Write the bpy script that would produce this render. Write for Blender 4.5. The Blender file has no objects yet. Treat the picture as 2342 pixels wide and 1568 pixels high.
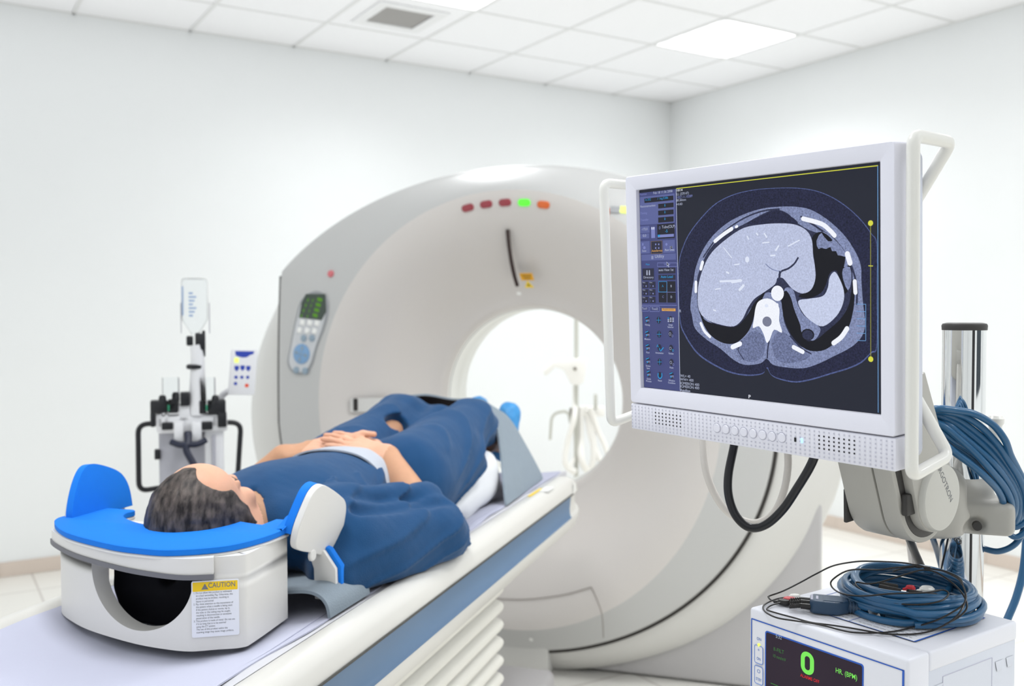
import bpy, bmesh, math, random
import numpy as np
from mathutils import Vector, Matrix, noise as mnoise

# ------------------------------------------------------------------ camera, light, exposure
SC = bpy.context.scene
COL = SC.collection
FPX, PITCH, ROLL, EYE = 2168.0, 0.0327, -0.0025, 1.366        # focal length in pixels, pitch down, roll, eye height
_cp, _sp, _cr, _sr = math.cos(PITCH), math.sin(PITCH), math.cos(ROLL), math.sin(ROLL)
CF = np.array([0, _cp, -_sp]); _r0 = np.array([1.0, 0, 0]); _u0 = np.array([0, _sp, _cp])
CR = _cr*_r0 + _sr*_u0; CU = -_sr*_r0 + _cr*_u0
CO = np.array([0, 0, EYE])
cam_d = bpy.data.cameras.new('camera'); cam = bpy.data.objects.new('camera', cam_d); COL.objects.link(cam)
cam_d.sensor_width = 36.0; cam_d.lens = 36.0*FPX/2342.0
cam_d.clip_start = 0.02; cam_d.clip_end = 60
cam.matrix_world = Matrix((( CR[0], CU[0], -CF[0], 0), (CR[1], CU[1], -CF[1], 0), (CR[2], CU[2], -CF[2], EYE), (0, 0, 0, 1)))
cam_d.dof.use_dof = True; cam_d.dof.focus_distance = 1.33; cam_d.dof.aperture_fstop = 4.6
SC.camera = cam
SC.view_settings.view_transform = 'Standard'; SC.view_settings.look = 'None'
SC.view_settings.gamma = 1.0; SC.view_settings.use_curve_mapping = False
SC.view_settings.exposure = 0.0
W = bpy.data.worlds.new('world'); SC.world = W; W.use_nodes = True
W.node_tree.nodes['Background'].inputs[0].default_value = (0.965, 0.985, 1.0, 1); W.node_tree.nodes['Background'].inputs[1].default_value = 1.2
SC.cycles.use_fast_gi = True; SC.cycles.fast_gi_method = 'REPLACE'; SC.cycles.ao_bounces_render = 2; W.light_settings.distance = 0.6; SC.cycles.use_light_tree = False
SC.cycles.max_bounces = 7; SC.cycles.diffuse_bounces = 5; SC.cycles.glossy_bounces = 4; SC.cycles.transmission_bounces = 6
SC.cycles.caustics_reflective = False; SC.cycles.caustics_refractive = False
LAMP_POWER = 33.0        # each recessed ceiling lamp

# room frame: corner of the two visible walls, directions along them
CORNER = np.array([1.2095, 7.2641]); YAW = 0.5551
RU = np.array([-math.cos(YAW), -math.sin(YAW)]); RV = np.array([math.sin(YAW), -math.cos(YAW)])
CEIL = EYE + 1.5818
def room(u, v, z): 
    p = CORNER + RU*u + RV*v
    return np.array([p[0], p[1], z])
# couch frame: lateral, axial, height; S0 is the bore axis
TH = math.radians(17.7); S0 = -1.077
AX = np.array([math.sin(TH), math.cos(TH), 0.0]); LA = np.array([math.cos(TH), -math.sin(TH), 0.0]); UZ = np.array([0, 0, 1.0])
def cw(x, t, z): return LA*(S0+x) + AX*t + UZ*z
def cwa(P):
    P = np.asarray(P, float)
    return LA*(S0+P[:, :1]) + AX*P[:, 1:2] + UZ*P[:, 2:3]
def ray(px, py): return CF*FPX + CR*(px-1171.0) - CU*(py-784.0)
def at_plane(px, py, p0, n):
    d = ray(px, py); return CO + d*(((np.asarray(p0)-CO) @ n)/(d @ n))
def at_z(px, py, z): return at_plane(px, py, (0, 0, z), UZ)
def at_y(px, py, y):
    d = ray(px, py); return CO + d*(y/d[1])

# ------------------------------------------------------------------ materials
def lin(c): 
    c = c/255.0
    return c/12.92 if c <= 0.04045 else ((c+0.055)/1.055)**2.4
def rgb(r, g, b): return (lin(r), lin(g), lin(b), 1.0)
MATS = {}
def mat(name, col, rough=0.5, metal=0.0, var=0.03, vscale=20.0, bump=0.0, bscale=200.0, spec=0.5, emit=None, estr=1.0, alpha=1.0, trans=0.0, coat=0.0, sheen=0.0):
    m = bpy.data.materials.new(name); m.use_nodes = True; MATS[name] = m
    nt = m.node_tree; b = nt.nodes['Principled BSDF']
    b.inputs['Roughness'].default_value = rough; b.inputs['Metallic'].default_value = metal
    b.inputs['Specular IOR Level'].default_value = spec
    b.inputs['Coat Weight'].default_value = coat
    b.inputs['Sheen Weight'].default_value = sheen
    b.inputs['Transmission Weight'].default_value = trans
    b.inputs['Alpha'].default_value = alpha
    if emit is not None:
        m.cycles.emission_sampling = 'NONE'; b.inputs['Emission Color'].default_value = emit; b.inputs['Emission Strength'].default_value = estr
    tc = nt.nodes.new('ShaderNodeTexCoord')
    if var > 0:
        nz = nt.nodes.new('ShaderNodeTexNoise'); nz.inputs['Scale'].default_value = vscale; nz.inputs['Detail'].default_value = 3
        nt.links.new(tc.outputs['Object'], nz.inputs['Vector'])
        mx = nt.nodes.new('ShaderNodeMix'); mx.data_type = 'RGBA'
        mx.inputs[6].default_value = tuple(c*(1-var) for c in col[:3])+(1,)
        mx.inputs[7].default_value = tuple(min(1, c*(1+var)) for c in col[:3])+(1,)
        nt.links.new(nz.outputs['Fac'], mx.inputs[0]); nt.links.new(mx.outputs[2], b.inputs['Base Color'])
    else:
        b.inputs['Base Color'].default_value = col
    if bump > 0:
        n2 = nt.nodes.new('ShaderNodeTexNoise'); n2.inputs['Scale'].default_value = bscale; n2.inputs['Detail'].default_value = 2
        nt.links.new(tc.outputs['Object'], n2.inputs['Vector'])
        bp = nt.nodes.new('ShaderNodeBump'); bp.inputs['Strength'].default_value = bump; bp.inputs['Distance'].default_value = 0.002
        nt.links.new(n2.outputs['Fac'], bp.inputs['Height']); nt.links.new(bp.outputs['Normal'], b.inputs['Normal'])
    return m
def glow(name, col, strength=1.0, noise_amt=0.0, nscale=900.0):
    """a lit screen pixel colour"""
    m = bpy.data.materials.new(name); m.use_nodes = True; MATS[name] = m
    nt = m.node_tree; b = nt.nodes['Principled BSDF']
    b.inputs['Base Color'].default_value = (0.005, 0.005, 0.006, 1); b.inputs['Roughness'].default_value = 0.5; b.inputs['Specular IOR Level'].default_value = 0.15
    b.inputs['Emission Strength'].default_value = strength; m.cycles.emission_sampling = 'NONE'
    if noise_amt > 0:
        tc = nt.nodes.new('ShaderNodeTexCoord')
        nz = nt.nodes.new('ShaderNodeTexNoise'); nz.inputs['Scale'].default_value = nscale; nz.inputs['Detail'].default_value = 2; nz.inputs['Roughness'].default_value = 0.7
        nt.links.new(tc.outputs['Object'], nz.inputs['Vector'])
        mr = nt.nodes.new('ShaderNodeMapRange'); mr.inputs[1].default_value = 0.3; mr.inputs[2].default_value = 0.7
        nt.links.new(nz.outputs['Fac'], mr.inputs[0])
        mx = nt.nodes.new('ShaderNodeMix'); mx.data_type = 'RGBA'
        mx.inputs[6].default_value = tuple(c*(1-noise_amt) for c in col[:3])+(1,)
        mx.inputs[7].default_value = tuple(min(1, c*(1+noise_amt)) for c in col[:3])+(1,)
        nt.links.new(mr.outputs[0], mx.inputs[0]); nt.links.new(mx.outputs[2], b.inputs['Emission Color'])
    else:
        b.inputs['Emission Color'].default_value = col
    return m

# ------------------------------------------------------------------ mesh building
ORG = {}
class MB:
    def __init__(s): s.v = []; s.f = []; s.m = []; s.n = 0
    def add(s, V, F, mi=0):
        V = np.asarray(V, float).reshape(-1, 3); s.v.append(V)
        for f in F: s.f.append([i+s.n for i in f]); s.m.append(mi)
        s.n += len(V); return s
    # axis frames are given as 3 unit vectors
    def box(s, c, size, fr=None, bev=0.0, seg=2, mi=0):
        bm = bmesh.new(); bmesh.ops.create_cube(bm, size=1.0)
        for v in bm.verts: v.co = Vector((v.co.x*size[0], v.co.y*size[1], v.co.z*size[2]))
        if bev > 0: bmesh.ops.bevel(bm, geom=list(bm.edges), offset=bev, segments=seg, profile=0.5, affect='EDGES', clamp_overlap=True)
        return s._bm(bm, c, fr, mi)
    def _bm(s, bm, c, fr, mi):
        bm.verts.index_update()
        V = np.array([v.co[:] for v in bm.verts]); F = [[v.index for v in f.verts] for f in bm.faces]; bm.free()
        return s.add(xf(V, c, fr), F, mi)
    def prism(s, poly, h0, h1, c=(0, 0, 0), fr=None, bev=0.0, seg=2, mi=0):
        """poly in the frame's first two axes, extruded along the third from h0 to h1"""
        bm = bmesh.new(); vs = [bm.verts.new((p[0], p[1], h0)) for p in poly]
        f = bm.faces.new(vs); r = bmesh.ops.extrude_face_region(bm, geom=[f])
        for v in [g for g in r['geom'] if isinstance(g, bmesh.types.BMVert)]: v.co.z = h1
        bmesh.ops.recalc_face_normals(bm, faces=list(bm.faces))
        if bev > 0:
            es = [e for e in bm.edges if abs(e.verts[0].co.z-e.verts[1].co.z) < 1e-9]
            bmesh.ops.bevel(bm, geom=es, offset=bev, segments=seg, profile=0.5, affect='EDGES', clamp_overlap=True)
        return s._bm(bm, c, fr, mi)
    def rings(s, R, close=True, cap0=False, cap1=False, mi=0, wrap=False):
        """loft between rings of equal count"""
        n = len(R[0]); V = np.concatenate([np.asarray(r, float) for r in R]); F = []
        k = len(R)
        for i in range(k if wrap else k-1):
            a = i*n; b = ((i+1) % k)*n
            for j in range(n if close else n-1):
                j2 = (j+1) % n; F.append([a+j, a+j2, b+j2, b+j])
        if cap0: F.append(list(range(n))[::-1])
        if cap1: F.append([(k-1)*n+j for j in range(n)])
        return s.add(V, F, mi)
    def tube(s, pts, r, seg=10, cap=True, mi=0, closed=False):
        P = np.asarray(pts, float); n = len(P)
        rr = np.full(n, r) if np.isscalar(r) else np.asarray(r, float)
        T = np.gradient(P, axis=0) if not closed else (np.roll(P, -1, 0)-np.roll(P, 1, 0))
        T /= np.maximum(np.linalg.norm(T, axis=1)[:, None], 1e-12)
        ref = np.array([0, 0, 1.0]) if abs(T[0][2]) < 0.9 else np.array([1.0, 0, 0])
        nrm = np.cross(T[0], ref); nrm /= np.linalg.norm(nrm); R = []
        for i in range(n):
            nrm = nrm - T[i]*(nrm @ T[i]); nrm /= max(np.linalg.norm(nrm), 1e-12); bn = np.cross(T[i], nrm)
            a = np.arange(seg)*2*math.pi/seg
            R.append(P[i] + rr[i]*(np.cos(a)[:, None]*nrm + np.sin(a)[:, None]*bn))
        return s.rings(R, True, cap and not closed, cap and not closed, mi, wrap=closed)
    def lathe(s, prof, c=(0, 0, 0), fr=None, seg=32, mi=0, cap=True):
        """prof: (radius, height) along the frame's third axis"""
        a = np.arange(seg)*2*math.pi/seg
        R = [np.stack([p[0]*np.cos(a), p[0]*np.sin(a), np.full(seg, p[1])], 1) for p in prof]
        n0 = s.n; R = [xf(r, c, fr) for r in R]
        return s.rings(R, True, cap, cap, mi)
    def cyl(s, a, b, r, seg=24, mi=0, r2=None):
        return s.tube([a, b], [r, r if r2 is None else r2], seg, True, mi)
    def disc(s, c, fr, r, seg=12, mi=0, ry=None):
        a = np.arange(seg)*2*math.pi/seg
        return s.add(xf(np.stack([r*np.cos(a), (ry or r)*np.sin(a), 0*a], 1), c, fr), [list(range(seg))], mi)
    def poly(s, pts, c, fr, h=0.0, mi=0):
        P = np.array([[p[0], p[1], h] for p in pts]); return s.add(xf(P, c, fr), [list(range(len(P)))], mi)
    def tri_poly(s, pts3, mi=0):
        """planar, possibly concave outline, triangulated"""
        from mathutils.geometry import tessellate_polygon
        T = tessellate_polygon([[Vector(p) for p in pts3]])
        return s.add(np.array(pts3), [list(t) for t in T], mi)
def xf(V, c, fr):
    V = np.asarray(V, float)
    if fr is not None: V = V[:, :1]*fr[0] + V[:, 1:2]*fr[1] + V[:, 2:3]*fr[2]
    return V + np.asarray(c, float)
FRW = (np.array([1., 0, 0]), np.array([0, 1., 0]), UZ)
FRC = (LA, AX, UZ)                       # couch frame
def frame_n(n, up=(0, 0, 1)):
    """right, up, normal"""
    n = np.asarray(n, float)/np.linalg.norm(n); r = np.cross(up, n); r /= np.linalg.norm(r); return (r, np.cross(n, r), n)
def spline(P, n=8, closed=False):
    P = np.asarray(P, float); out = []; k = len(P)
    for i in range(k if closed else k-1):
        if closed: p0, p1, p2, p3 = P[(i-1) % k], P[i], P[(i+1) % k], P[(i+2) % k]
        else: p0, p1, p2, p3 = P[max(i-1, 0)], P[i], P[i+1], P[min(i+2, k-1)]
        for j in range(n):
            t = j/n
            out.append(0.5*((2*p1)+(-p0+p2)*t+(2*p0-5*p1+4*p2-p3)*t*t+(-p0+3*p1-3*p2+p3)*t**3))
    if not closed: out.append(P[-1])
    return np.array(out)
def fillet(P, r, n=6):
    """polyline with rounded corners"""
    P = np.asarray(P, float); out = [P[0]]
    for i in range(1, len(P)-1):
        a, b, c = P[i-1], P[i], P[i+1]; d1 = (a-b)/np.linalg.norm(a-b); d2 = (c-b)/np.linalg.norm(c-b)
        rr = min(r, 0.49*np.linalg.norm(a-b), 0.49*np.linalg.norm(c-b))
        s, e = b+d1*rr, b+d2*rr
        for k in range(n+1):
            t = k/n; out.append((1-t)**2*s + 2*t*(1-t)*b + t*t*e)
    out.append(P[-1]); return np.array(out)
def rrect(w, h, r, n=5, cx=0, cy=0):
    out = []
    for sx, sy, a0 in ((1, 1, 0), (-1, 1, 90), (-1, -1, 180), (1, -1, 270)):
        for k in range(n+1):
            a = math.radians(a0+90*k/n); out.append((cx+sx*(w/2-r)+r*math.cos(a), cy+sy*(h/2-r)+r*math.sin(a)))
    return out
def obj(name, mb, mats, parent=None, smooth=35, bevel=0.0, subsurf=0):
    me = bpy.data.meshes.new(name); V = np.concatenate(mb.v) if mb.v else np.zeros((0, 3))
    org = ORG[parent.name] if parent is not None else np.zeros(3)
    me.from_pydata((V-org).tolist(), [], mb.f)
    mats = mats if isinstance(mats, (list, tuple)) else [mats]
    for m in mats: me.materials.append(MATS[m] if isinstance(m, str) else m)
    if len(mats) > 1: me.polygons.foreach_set('material_index', np.array(mb.m, dtype=np.int32))
    bm = bmesh.new(); bm.from_mesh(me); bmesh.ops.remove_doubles(bm, verts=bm.verts, dist=1e-7); bmesh.ops.recalc_face_normals(bm, faces=bm.faces); bm.to_mesh(me); bm.free()
    if smooth:
        me.polygons.foreach_set('use_smooth', np.ones(len(me.polygons), dtype=bool)); me.set_sharp_from_angle(angle=math.radians(smooth))
    me.update(); o = bpy.data.objects.new(name, me); COL.objects.link(o)
    if parent is not None: o.parent = parent
    ORG[o.name] = org
    if bevel > 0:
        md = o.modifiers.new('bevel', 'BEVEL'); md.width = bevel; md.segments = 2; md.limit_method = 'ANGLE'; md.angle_limit = math.radians(40)
    if subsurf:
        md = o.modifiers.new('subsurf', 'SUBSURF'); md.levels = subsurf; md.render_levels = subsurf
    return o
def thing(name, label, cat, loc, group=None):
    o = bpy.data.objects.new(name, None); COL.objects.link(o); o.location = Vector([float(c) for c in loc]); o.empty_display_size = 0.1
    o['label'] = label; o['category'] = cat
    if group: o['group'] = group
    ORG[o.name] = np.asarray(loc, float); return o
def tag(o, label, cat, group=None, kind=None):
    o['label'] = label; o['category'] = cat
    if group: o['group'] = group
    if kind: o['kind'] = kind
    return o
def struct(name, mb, mats, label, cat, smooth=0, **k):
    o = obj(name, mb, mats, None, smooth, **k); o['kind'] = 'structure'; o['label'] = label; o['category'] = cat; return o
def sub(o, label): o['label'] = label; return o
_fc = bpy.data.curves.new('lettering', 'FONT'); _fo = bpy.data.objects.new('lettering', _fc); COL.objects.link(_fo)
def text(mb, s, size, c, fr, ax='LEFT', ay='BOTTOM', h=0.0, mi=0, sx=1.0, bold=0.0, shear=0.0):
    """lettering as flat mesh, into mb; c origin, fr right/up/normal"""
    _fc.body = s; _fc.size = size; _fc.align_x = ax; _fc.align_y = ay; _fc.resolution_u = 3; _fc.offset = bold*size; _fc.shear = shear
    dg = bpy.context.evaluated_depsgraph_get(); ev = _fo.evaluated_get(dg); me = ev.to_mesh()
    V = np.array([v.co[:] for v in me.vertices]).reshape(-1, 3); F = [list(p.vertices) for p in me.polygons]; ev.to_mesh_clear()
    if len(V): V[:, 0] *= sx; V[:, 2] = h; mb.add(xf(V, c, fr), F, mi)
    return mb

# ------------------------------------------------------------------ implicit surfaces (organic shapes)
class SDF:
    def __init__(s, lo, hi, res):
        s.lo = np.array(lo, float); s.h = res; s.n = np.ceil((np.array(hi)-s.lo)/res).astype(int)+1
        s.D = np.full(s.n, 0.08, np.float32)
    def _blk(s, lo, hi):
        a = np.clip(np.floor((np.array(lo)-s.lo)/s.h).astype(int), 0, s.n-1); b = np.clip(np.ceil((np.array(hi)-s.lo)/s.h).astype(int)+1, 1, s.n)
        if np.any(b <= a): return None
        g = [ (s.lo[i]+s.h*np.arange(a[i], b[i])).astype(np.float32) for i in range(3)]
        return tuple(slice(a[i], b[i]) for i in range(3)), g[0][:, None, None], g[1][None, :, None], g[2][None, None, :]
    def _mix(s, sl, d, k, op):
        A = s.D[sl]
        if op == 'cut':
            d = -d; h = np.maximum(k-np.abs(A-d), 0)/max(k, 1e-6); s.D[sl] = np.maximum(A, d)+h*h*k*0.25
        else:
            h = np.maximum(k-np.abs(A-d), 0)/max(k, 1e-6); s.D[sl] = np.minimum(A, d)-h*h*k*0.25
    def cap(s, a, b, ra, rb=None, k=0.02, op='add', sq=(1, 1, 1)):
        rb = ra if rb is None else rb; a = np.array(a, float); b = np.array(b, float); m = max(ra, rb)*max(1/min(sq), 1)+0.06+k
        t = s._blk(np.minimum(a, b)-m, np.maximum(a, b)+m)
        if t is None: return s
        sl, X, Y, Z = t; ba = b-a
        q = np.array(sq, float); 
        px, py, pz = (X-a[0])*q[0], (Y-a[1])*q[1], (Z-a[2])*q[2]; bq = ba*q; L2 = max(bq @ bq, 1e-12)
        tt = np.clip((px*bq[0]+py*bq[1]+pz*bq[2])/L2, 0, 1)
        d = np.sqrt((px-tt*bq[0])**2+(py-tt*bq[1])**2+(pz-tt*bq[2])**2)-(ra+tt*(rb-ra))
        s._mix(sl, d.astype(np.float32), k, op); return s
    def ell(s, c, r, R=None, k=0.02, op='add'):
        c = np.array(c, float); r = np.array(r, float); m = r.max()+0.06+k
        t = s._blk(c-m, c+m)
        if t is None: return s
        sl, X, Y, Z = t; R = np.eye(3) if R is None else np.array(R, float)   # rows: local axes
        x, y, z = X-c[0], Y-c[1], Z-c[2]
        l = [x*R[i][0]+y*R[i][1]+z*R[i][2] for i in range(3)]
        k0 = np.sqrt(sum((l[i]/r[i])**2 for i in range(3))); k1 = np.sqrt(sum((l[i]/r[i]**2)**2 for i in range(3)))
        d = k0*(k0-1)/np.maximum(k1, 1e-6)
        s._mix(sl, d.astype(np.float32), k, op); return s
    def box(s, c, hs, R=None, rad=0.01, k=0.02, op='add'):
        c = np.array(c, float); hs = np.array(hs, float); m = np.linalg.norm(hs)+0.06+k
        t = s._blk(c-m, c+m)
        if t is None: return s
        sl, X, Y, Z = t; R = np.eye(3) if R is None else np.array(R, float)
        x, y, z = X-c[0], Y-c[1], Z-c[2]
        l = [np.abs(x*R[i][0]+y*R[i][1]+z*R[i][2])-hs[i]+rad for i in range(3)]
        d = np.sqrt(sum(np.maximum(q, 0)**2 for q in l))+np.minimum(np.maximum(l[0], np.maximum(l[1], l[2])), 0)-rad
        s._mix(sl, d.astype(np.float32), k, op); return s
    def func(s, lo, hi, fn):
        """D += fn(X, Y, Z) in a block"""
        t = s._blk(lo, hi)
        if t is None: return s
        sl, X, Y, Z = t; s.D[sl] += fn(X, Y, Z).astype(np.float32); return s
    def mesh(s, fr=None):
        D = s.D; S = D < 0; nx, ny, nz = D.shape
        c8 = [(i, j, k) for i in (0, 1) for j in (0, 1) for k in (0, 1)]
        cnt = np.zeros((nx-1, ny-1, nz-1), np.int8)
        for i, j, k in c8: cnt += S[i:nx-1+i, j:ny-1+j, k:nz-1+k]
        act = (cnt > 0) & (cnt < 8); C = np.argwhere(act); idx = np.full(act.shape, -1, np.int64); idx[act] = np.arange(len(C))
        val = {c: D[C[:, 0]+c[0], C[:, 1]+c[1], C[:, 2]+c[2]] for c in c8}
        pos = np.zeros((len(C), 3)); n = np.zeros(len(C))
        for a in c8:
            for ax in range(3):
                if a[ax] == 0:
                    b = list(a); b[ax] = 1; b = tuple(b); va, vb = val[a], val[b]; cr = (va < 0) != (vb < 0)
                    t = np.where(cr, va/np.where(cr, va-vb, 1), 0); p = np.tile(np.array(a, float), (len(C), 1)); p[:, ax] += t
                    pos += p*cr[:, None]; n += cr
        V = s.lo+s.h*(C+pos/n[:, None]); F = []
        e = S[:-1, 1:-1, 1:-1] != S[1:, 1:-1, 1:-1]; q = np.argwhere(e); i, j, k = q[:, 0], q[:, 1]+1, q[:, 2]+1; fl = S[i, j, k]
        Q = np.stack([idx[i, j-1, k-1], idx[i, j, k-1], idx[i, j, k], idx[i, j-1, k]], 1); F.append(np.where(fl[:, None], Q, Q[:, ::-1]))
        e = S[1:-1, :-1, 1:-1] != S[1:-1, 1:, 1:-1]; q = np.argwhere(e); i, j, k = q[:, 0]+1, q[:, 1], q[:, 2]+1; fl = S[i, j, k]
        Q = np.stack([idx[i-1, j, k-1], idx[i-1, j, k], idx[i, j, k], idx[i, j, k-1]], 1); F.append(np.where(fl[:, None], Q, Q[:, ::-1]))
        e = S[1:-1, 1:-1, :-1] != S[1:-1, 1:-1, 1:]; q = np.argwhere(e); i, j, k = q[:, 0]+1, q[:, 1]+1, q[:, 2]; fl = S[i, j, k]
        Q = np.stack([idx[i-1, j-1, k], idx[i, j-1, k], idx[i, j, k], idx[i-1, j, k]], 1); F.append(np.where(fl[:, None], Q, Q[:, ::-1]))
        F = np.concatenate(F); F = F[(F >= 0).all(1)]
        return V, F
def organic(name, sdf, mats, parent=None, tofr=None, pick=None, relax=2):
    """mesh of an implicit surface; tofr maps points to the world, pick gives a material index per face centre"""
    V, F = sdf.mesh()
    for _ in range(relax):                                   # light smoothing
        S = np.zeros_like(V); n = np.zeros(len(V))
        for a in range(4):
            b = (a+1) % 4
            np.add.at(S, F[:, a], V[F[:, b]]); np.add.at(n, F[:, a], 1); np.add.at(S, F[:, b], V[F[:, a]]); np.add.at(n, F[:, b], 1)
        V = 0.5*V+0.5*S/np.maximum(n, 1)[:, None]
    Wd = tofr(V) if tofr else V
    org = ORG[parent.name] if parent is not None else np.zeros(3)
    me = bpy.data.meshes.new(name); nF = len(F)
    me.vertices.add(len(V)); me.vertices.foreach_set('co', (Wd-org).astype(np.float32).ravel())
    me.loops.add(nF*4); me.loops.foreach_set('vertex_index', F.astype(np.int32).ravel())
    me.polygons.add(nF); me.polygons.foreach_set('loop_start', np.arange(0, nF*4, 4, dtype=np.int32))
    mats = mats if isinstance(mats, (list, tuple)) else [mats]
    for m in mats: me.materials.append(MATS[m])
    if pick is not None: me.polygons.foreach_set('material_index', pick(V[F].mean(1)).astype(np.int32))
    me.polygons.foreach_set('use_smooth', np.ones(nF, dtype=bool))
    me.update(calc_edges=True); me.validate()
    o = bpy.data.objects.new(name, me); COL.objects.link(o)
    if parent is not None: o.parent = parent
    ORG[o.name] = org; return o
# ------------------------------------------------------------------ the room
def tile_mat(name, col, joint, size, jw, off, rough, spec=0.5, var=0.02):
    """square tiles along the room's axes"""
    m = mat(name, col, rough, var=0, spec=spec); nt = m.node_tree; b = nt.nodes['Principled BSDF']
    tc = nt.nodes.new('ShaderNodeTexCoord'); mp = nt.nodes.new('ShaderNodeMapping'); mp.vector_type = 'TEXTURE'
    mp.inputs['Location'].default_value = (CORNER[0]+RU[0]*off[0]+RV[0]*off[1], CORNER[1]+RU[1]*off[0]+RV[1]*off[1], 0)
    mp.inputs['Rotation'].default_value = (0, 0, math.atan2(RU[1], RU[0])); mp.inputs['Scale'].default_value = (size, size, size)
    nt.links.new(tc.outputs['Object'], mp.inputs['Vector'])
    br = nt.nodes.new('ShaderNodeTexBrick'); br.offset = 0.0; br.inputs['Scale'].default_value = 1.0
    br.inputs['Brick Width'].default_value = 1.0; br.inputs['Row Height'].default_value = 1.0; br.inputs['Mortar Size'].default_value = jw/size; br.inputs['Mortar Smooth'].default_value = 0.3
    br.inputs['Color1'].default_value = tuple(c*(1-var) for c in col[:3])+(1,); br.inputs['Color2'].default_value = tuple(min(1, c*(1+var)) for c in col[:3])+(1,); br.inputs['Mortar'].default_value = joint
    nt.links.new(mp.outputs['Vector'], br.inputs['Vector']); nt.links.new(br.outputs['Color'], b.inputs['Base Color'])
    return m
mat('wall_paint', (0.835, 0.852, 0.848, 1), 0.55, var=0.01, vscale=3, bump=0.05, bscale=300, spec=0.25)
tile_mat('floor_tiles', rgb(228, 225, 217), rgb(196, 190, 182), 0.6, 0.006, (0.2, 0.35), 0.28)
mat('baseboard_tile', rgb(212, 198, 186), 0.35, var=0.02, vscale=6)
mat('joint_grey', rgb(180, 172, 163), 0.6)
mat('ceiling_panel', (0.90, 0.90, 0.91, 1), 0.8, var=0.02, vscale=60, bump=0.1, bscale=400, spec=0.2)
mat('ceiling_rail', (0.76, 0.76, 0.75, 1), 0.45)
mat('white_metal', (0.82, 0.82, 0.82, 1), 0.4)
mat('vent_grey', rgb(168, 166, 164), 0.5)
mat('vent_dark', rgb(92, 90, 88), 0.6)
mat('tube_glow', (0.9, 0.9, 0.9, 1), 0.4, var=0, emit=(0.95, 0.98, 1, 1), estr=14.0)
mat('added_window_glass', (0.03, 0.04, 0.05, 1), 0.06, var=0)
mat('added_door_dark', rgb(38, 36, 38), 0.4); mat('added_door_grey', rgb(150, 158, 165), 0.4)
UM, VM = 6.2, 8.0
FRR = (np.array([RU[0], RU[1], 0]), np.array([RV[0], RV[1], 0]), UZ)
def rbox(mb, u0, u1, v0, v1, z0, z1, bev=0, mi=0): return mb.box(room((u0+u1)/2, (v0+v1)/2, (z0+z1)/2), (abs(u1-u0), abs(v1-v0), abs(z1-z0)), FRR, bev, mi=mi)
struct('floor', rbox(MB(), -0.1, UM+0.1, -0.1, VM+0.1, -0.1, 0), 'floor_tiles', 'pale cream tiled floor with thin grey joints', 'floor')
struct('wall_left', rbox(MB(), -0.1, UM+0.1, -0.1, 0, 0, CEIL+0.3), 'wall_paint', 'plain white wall behind the scanner, on the left', 'wall')
struct('wall_right', rbox(MB(), -0.1, 0, 0, VM+0.1, 0, CEIL+0.3), 'wall_paint', 'plain white wall on the right behind the hanging monitor', 'wall')
# the two unseen walls; window and doors added for the chrome to mirror
nb = MB(); rbox(nb, 0, 0.9, VM, VM+0.1, 0, CEIL+0.3); rbox(nb, 2.9, 3.55, VM, VM+0.1, 0, CEIL+0.3); rbox(nb, 4.45, UM+0.1, VM, VM+0.1, 0, CEIL+0.3); rbox(nb, 0.9, 2.9, VM, VM+0.1, 0, 0.95); rbox(nb, 0.9, 2.9, VM, VM+0.1, 2.0, CEIL+0.3); rbox(nb, 3.55, 4.45, VM, VM+0.1, 2.1, CEIL+0.3)
struct('wall_back', nb, 'wall_paint', 'white wall out of view holding the added window and dark door', 'wall')
struct('added_window_1', rbox(MB(), 0.9, 2.9, VM+0.03, VM+0.06, 0.95, 2.0), 'added_window_glass', 'dark glass window added out of view for the chrome to mirror', 'window')
struct('added_door_2', rbox(MB(), 3.55, 4.45, VM+0.04, VM+0.08, 0, 2.1), 'added_door_dark', 'dark door added out of view for the stripe mirrored in the chrome', 'door')  # unseen, added to give the chrome pole its dark stripe
nb = MB(); rbox(nb, UM, UM+0.1, 0, 4.9, 0, CEIL+0.3); rbox(nb, UM, UM+0.1, 6.1, VM, 0, CEIL+0.3); rbox(nb, UM, UM+0.1, 4.9, 6.1, 2.1, CEIL+0.3)
struct('wall_side', nb, 'wall_paint', 'white side wall with the added door', 'wall')
struct('added_door_1', rbox(MB(), UM+0.03, UM+0.08, 4.9, 6.1, 0, 2.1), 'added_door_grey', 'grey door added out of view for the chrome to mirror', 'door')
for nm, lab, run in (('baseboard_left', 'beige tile baseboard along the wall on the left', 'u'), ('baseboard_right', 'beige tile baseboard along the wall on the right', 'v')):
    mb = MB(); k = 0.0; end = UM if run == 'u' else VM; k = 0.26
    edges = [0.012]+[0.26+0.33*i for i in range(30) if 0.26+0.33*i < end-0.05]+[end-0.012]
    for a, b in zip(edges[:-1], edges[1:]):
        if run == 'u': rbox(mb, a+0.001, b-0.001, 0.0005, 0.011, 0, 0.076, 0.002); 
        else: rbox(mb, 0.0005, 0.011, a+0.001, b-0.001, 0, 0.076, 0.002)
    if run == 'u': rbox(mb, 0.012, end-0.012, 0.0005, 0.009, 0, 0.074, mi=1)
    else: rbox(mb, 0.0005, 0.009, 0.012, end-0.012, 0, 0.074, mi=1)
    struct(nm, mb, ['baseboard_tile', 'joint_grey'], lab, 'baseboard')
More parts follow.
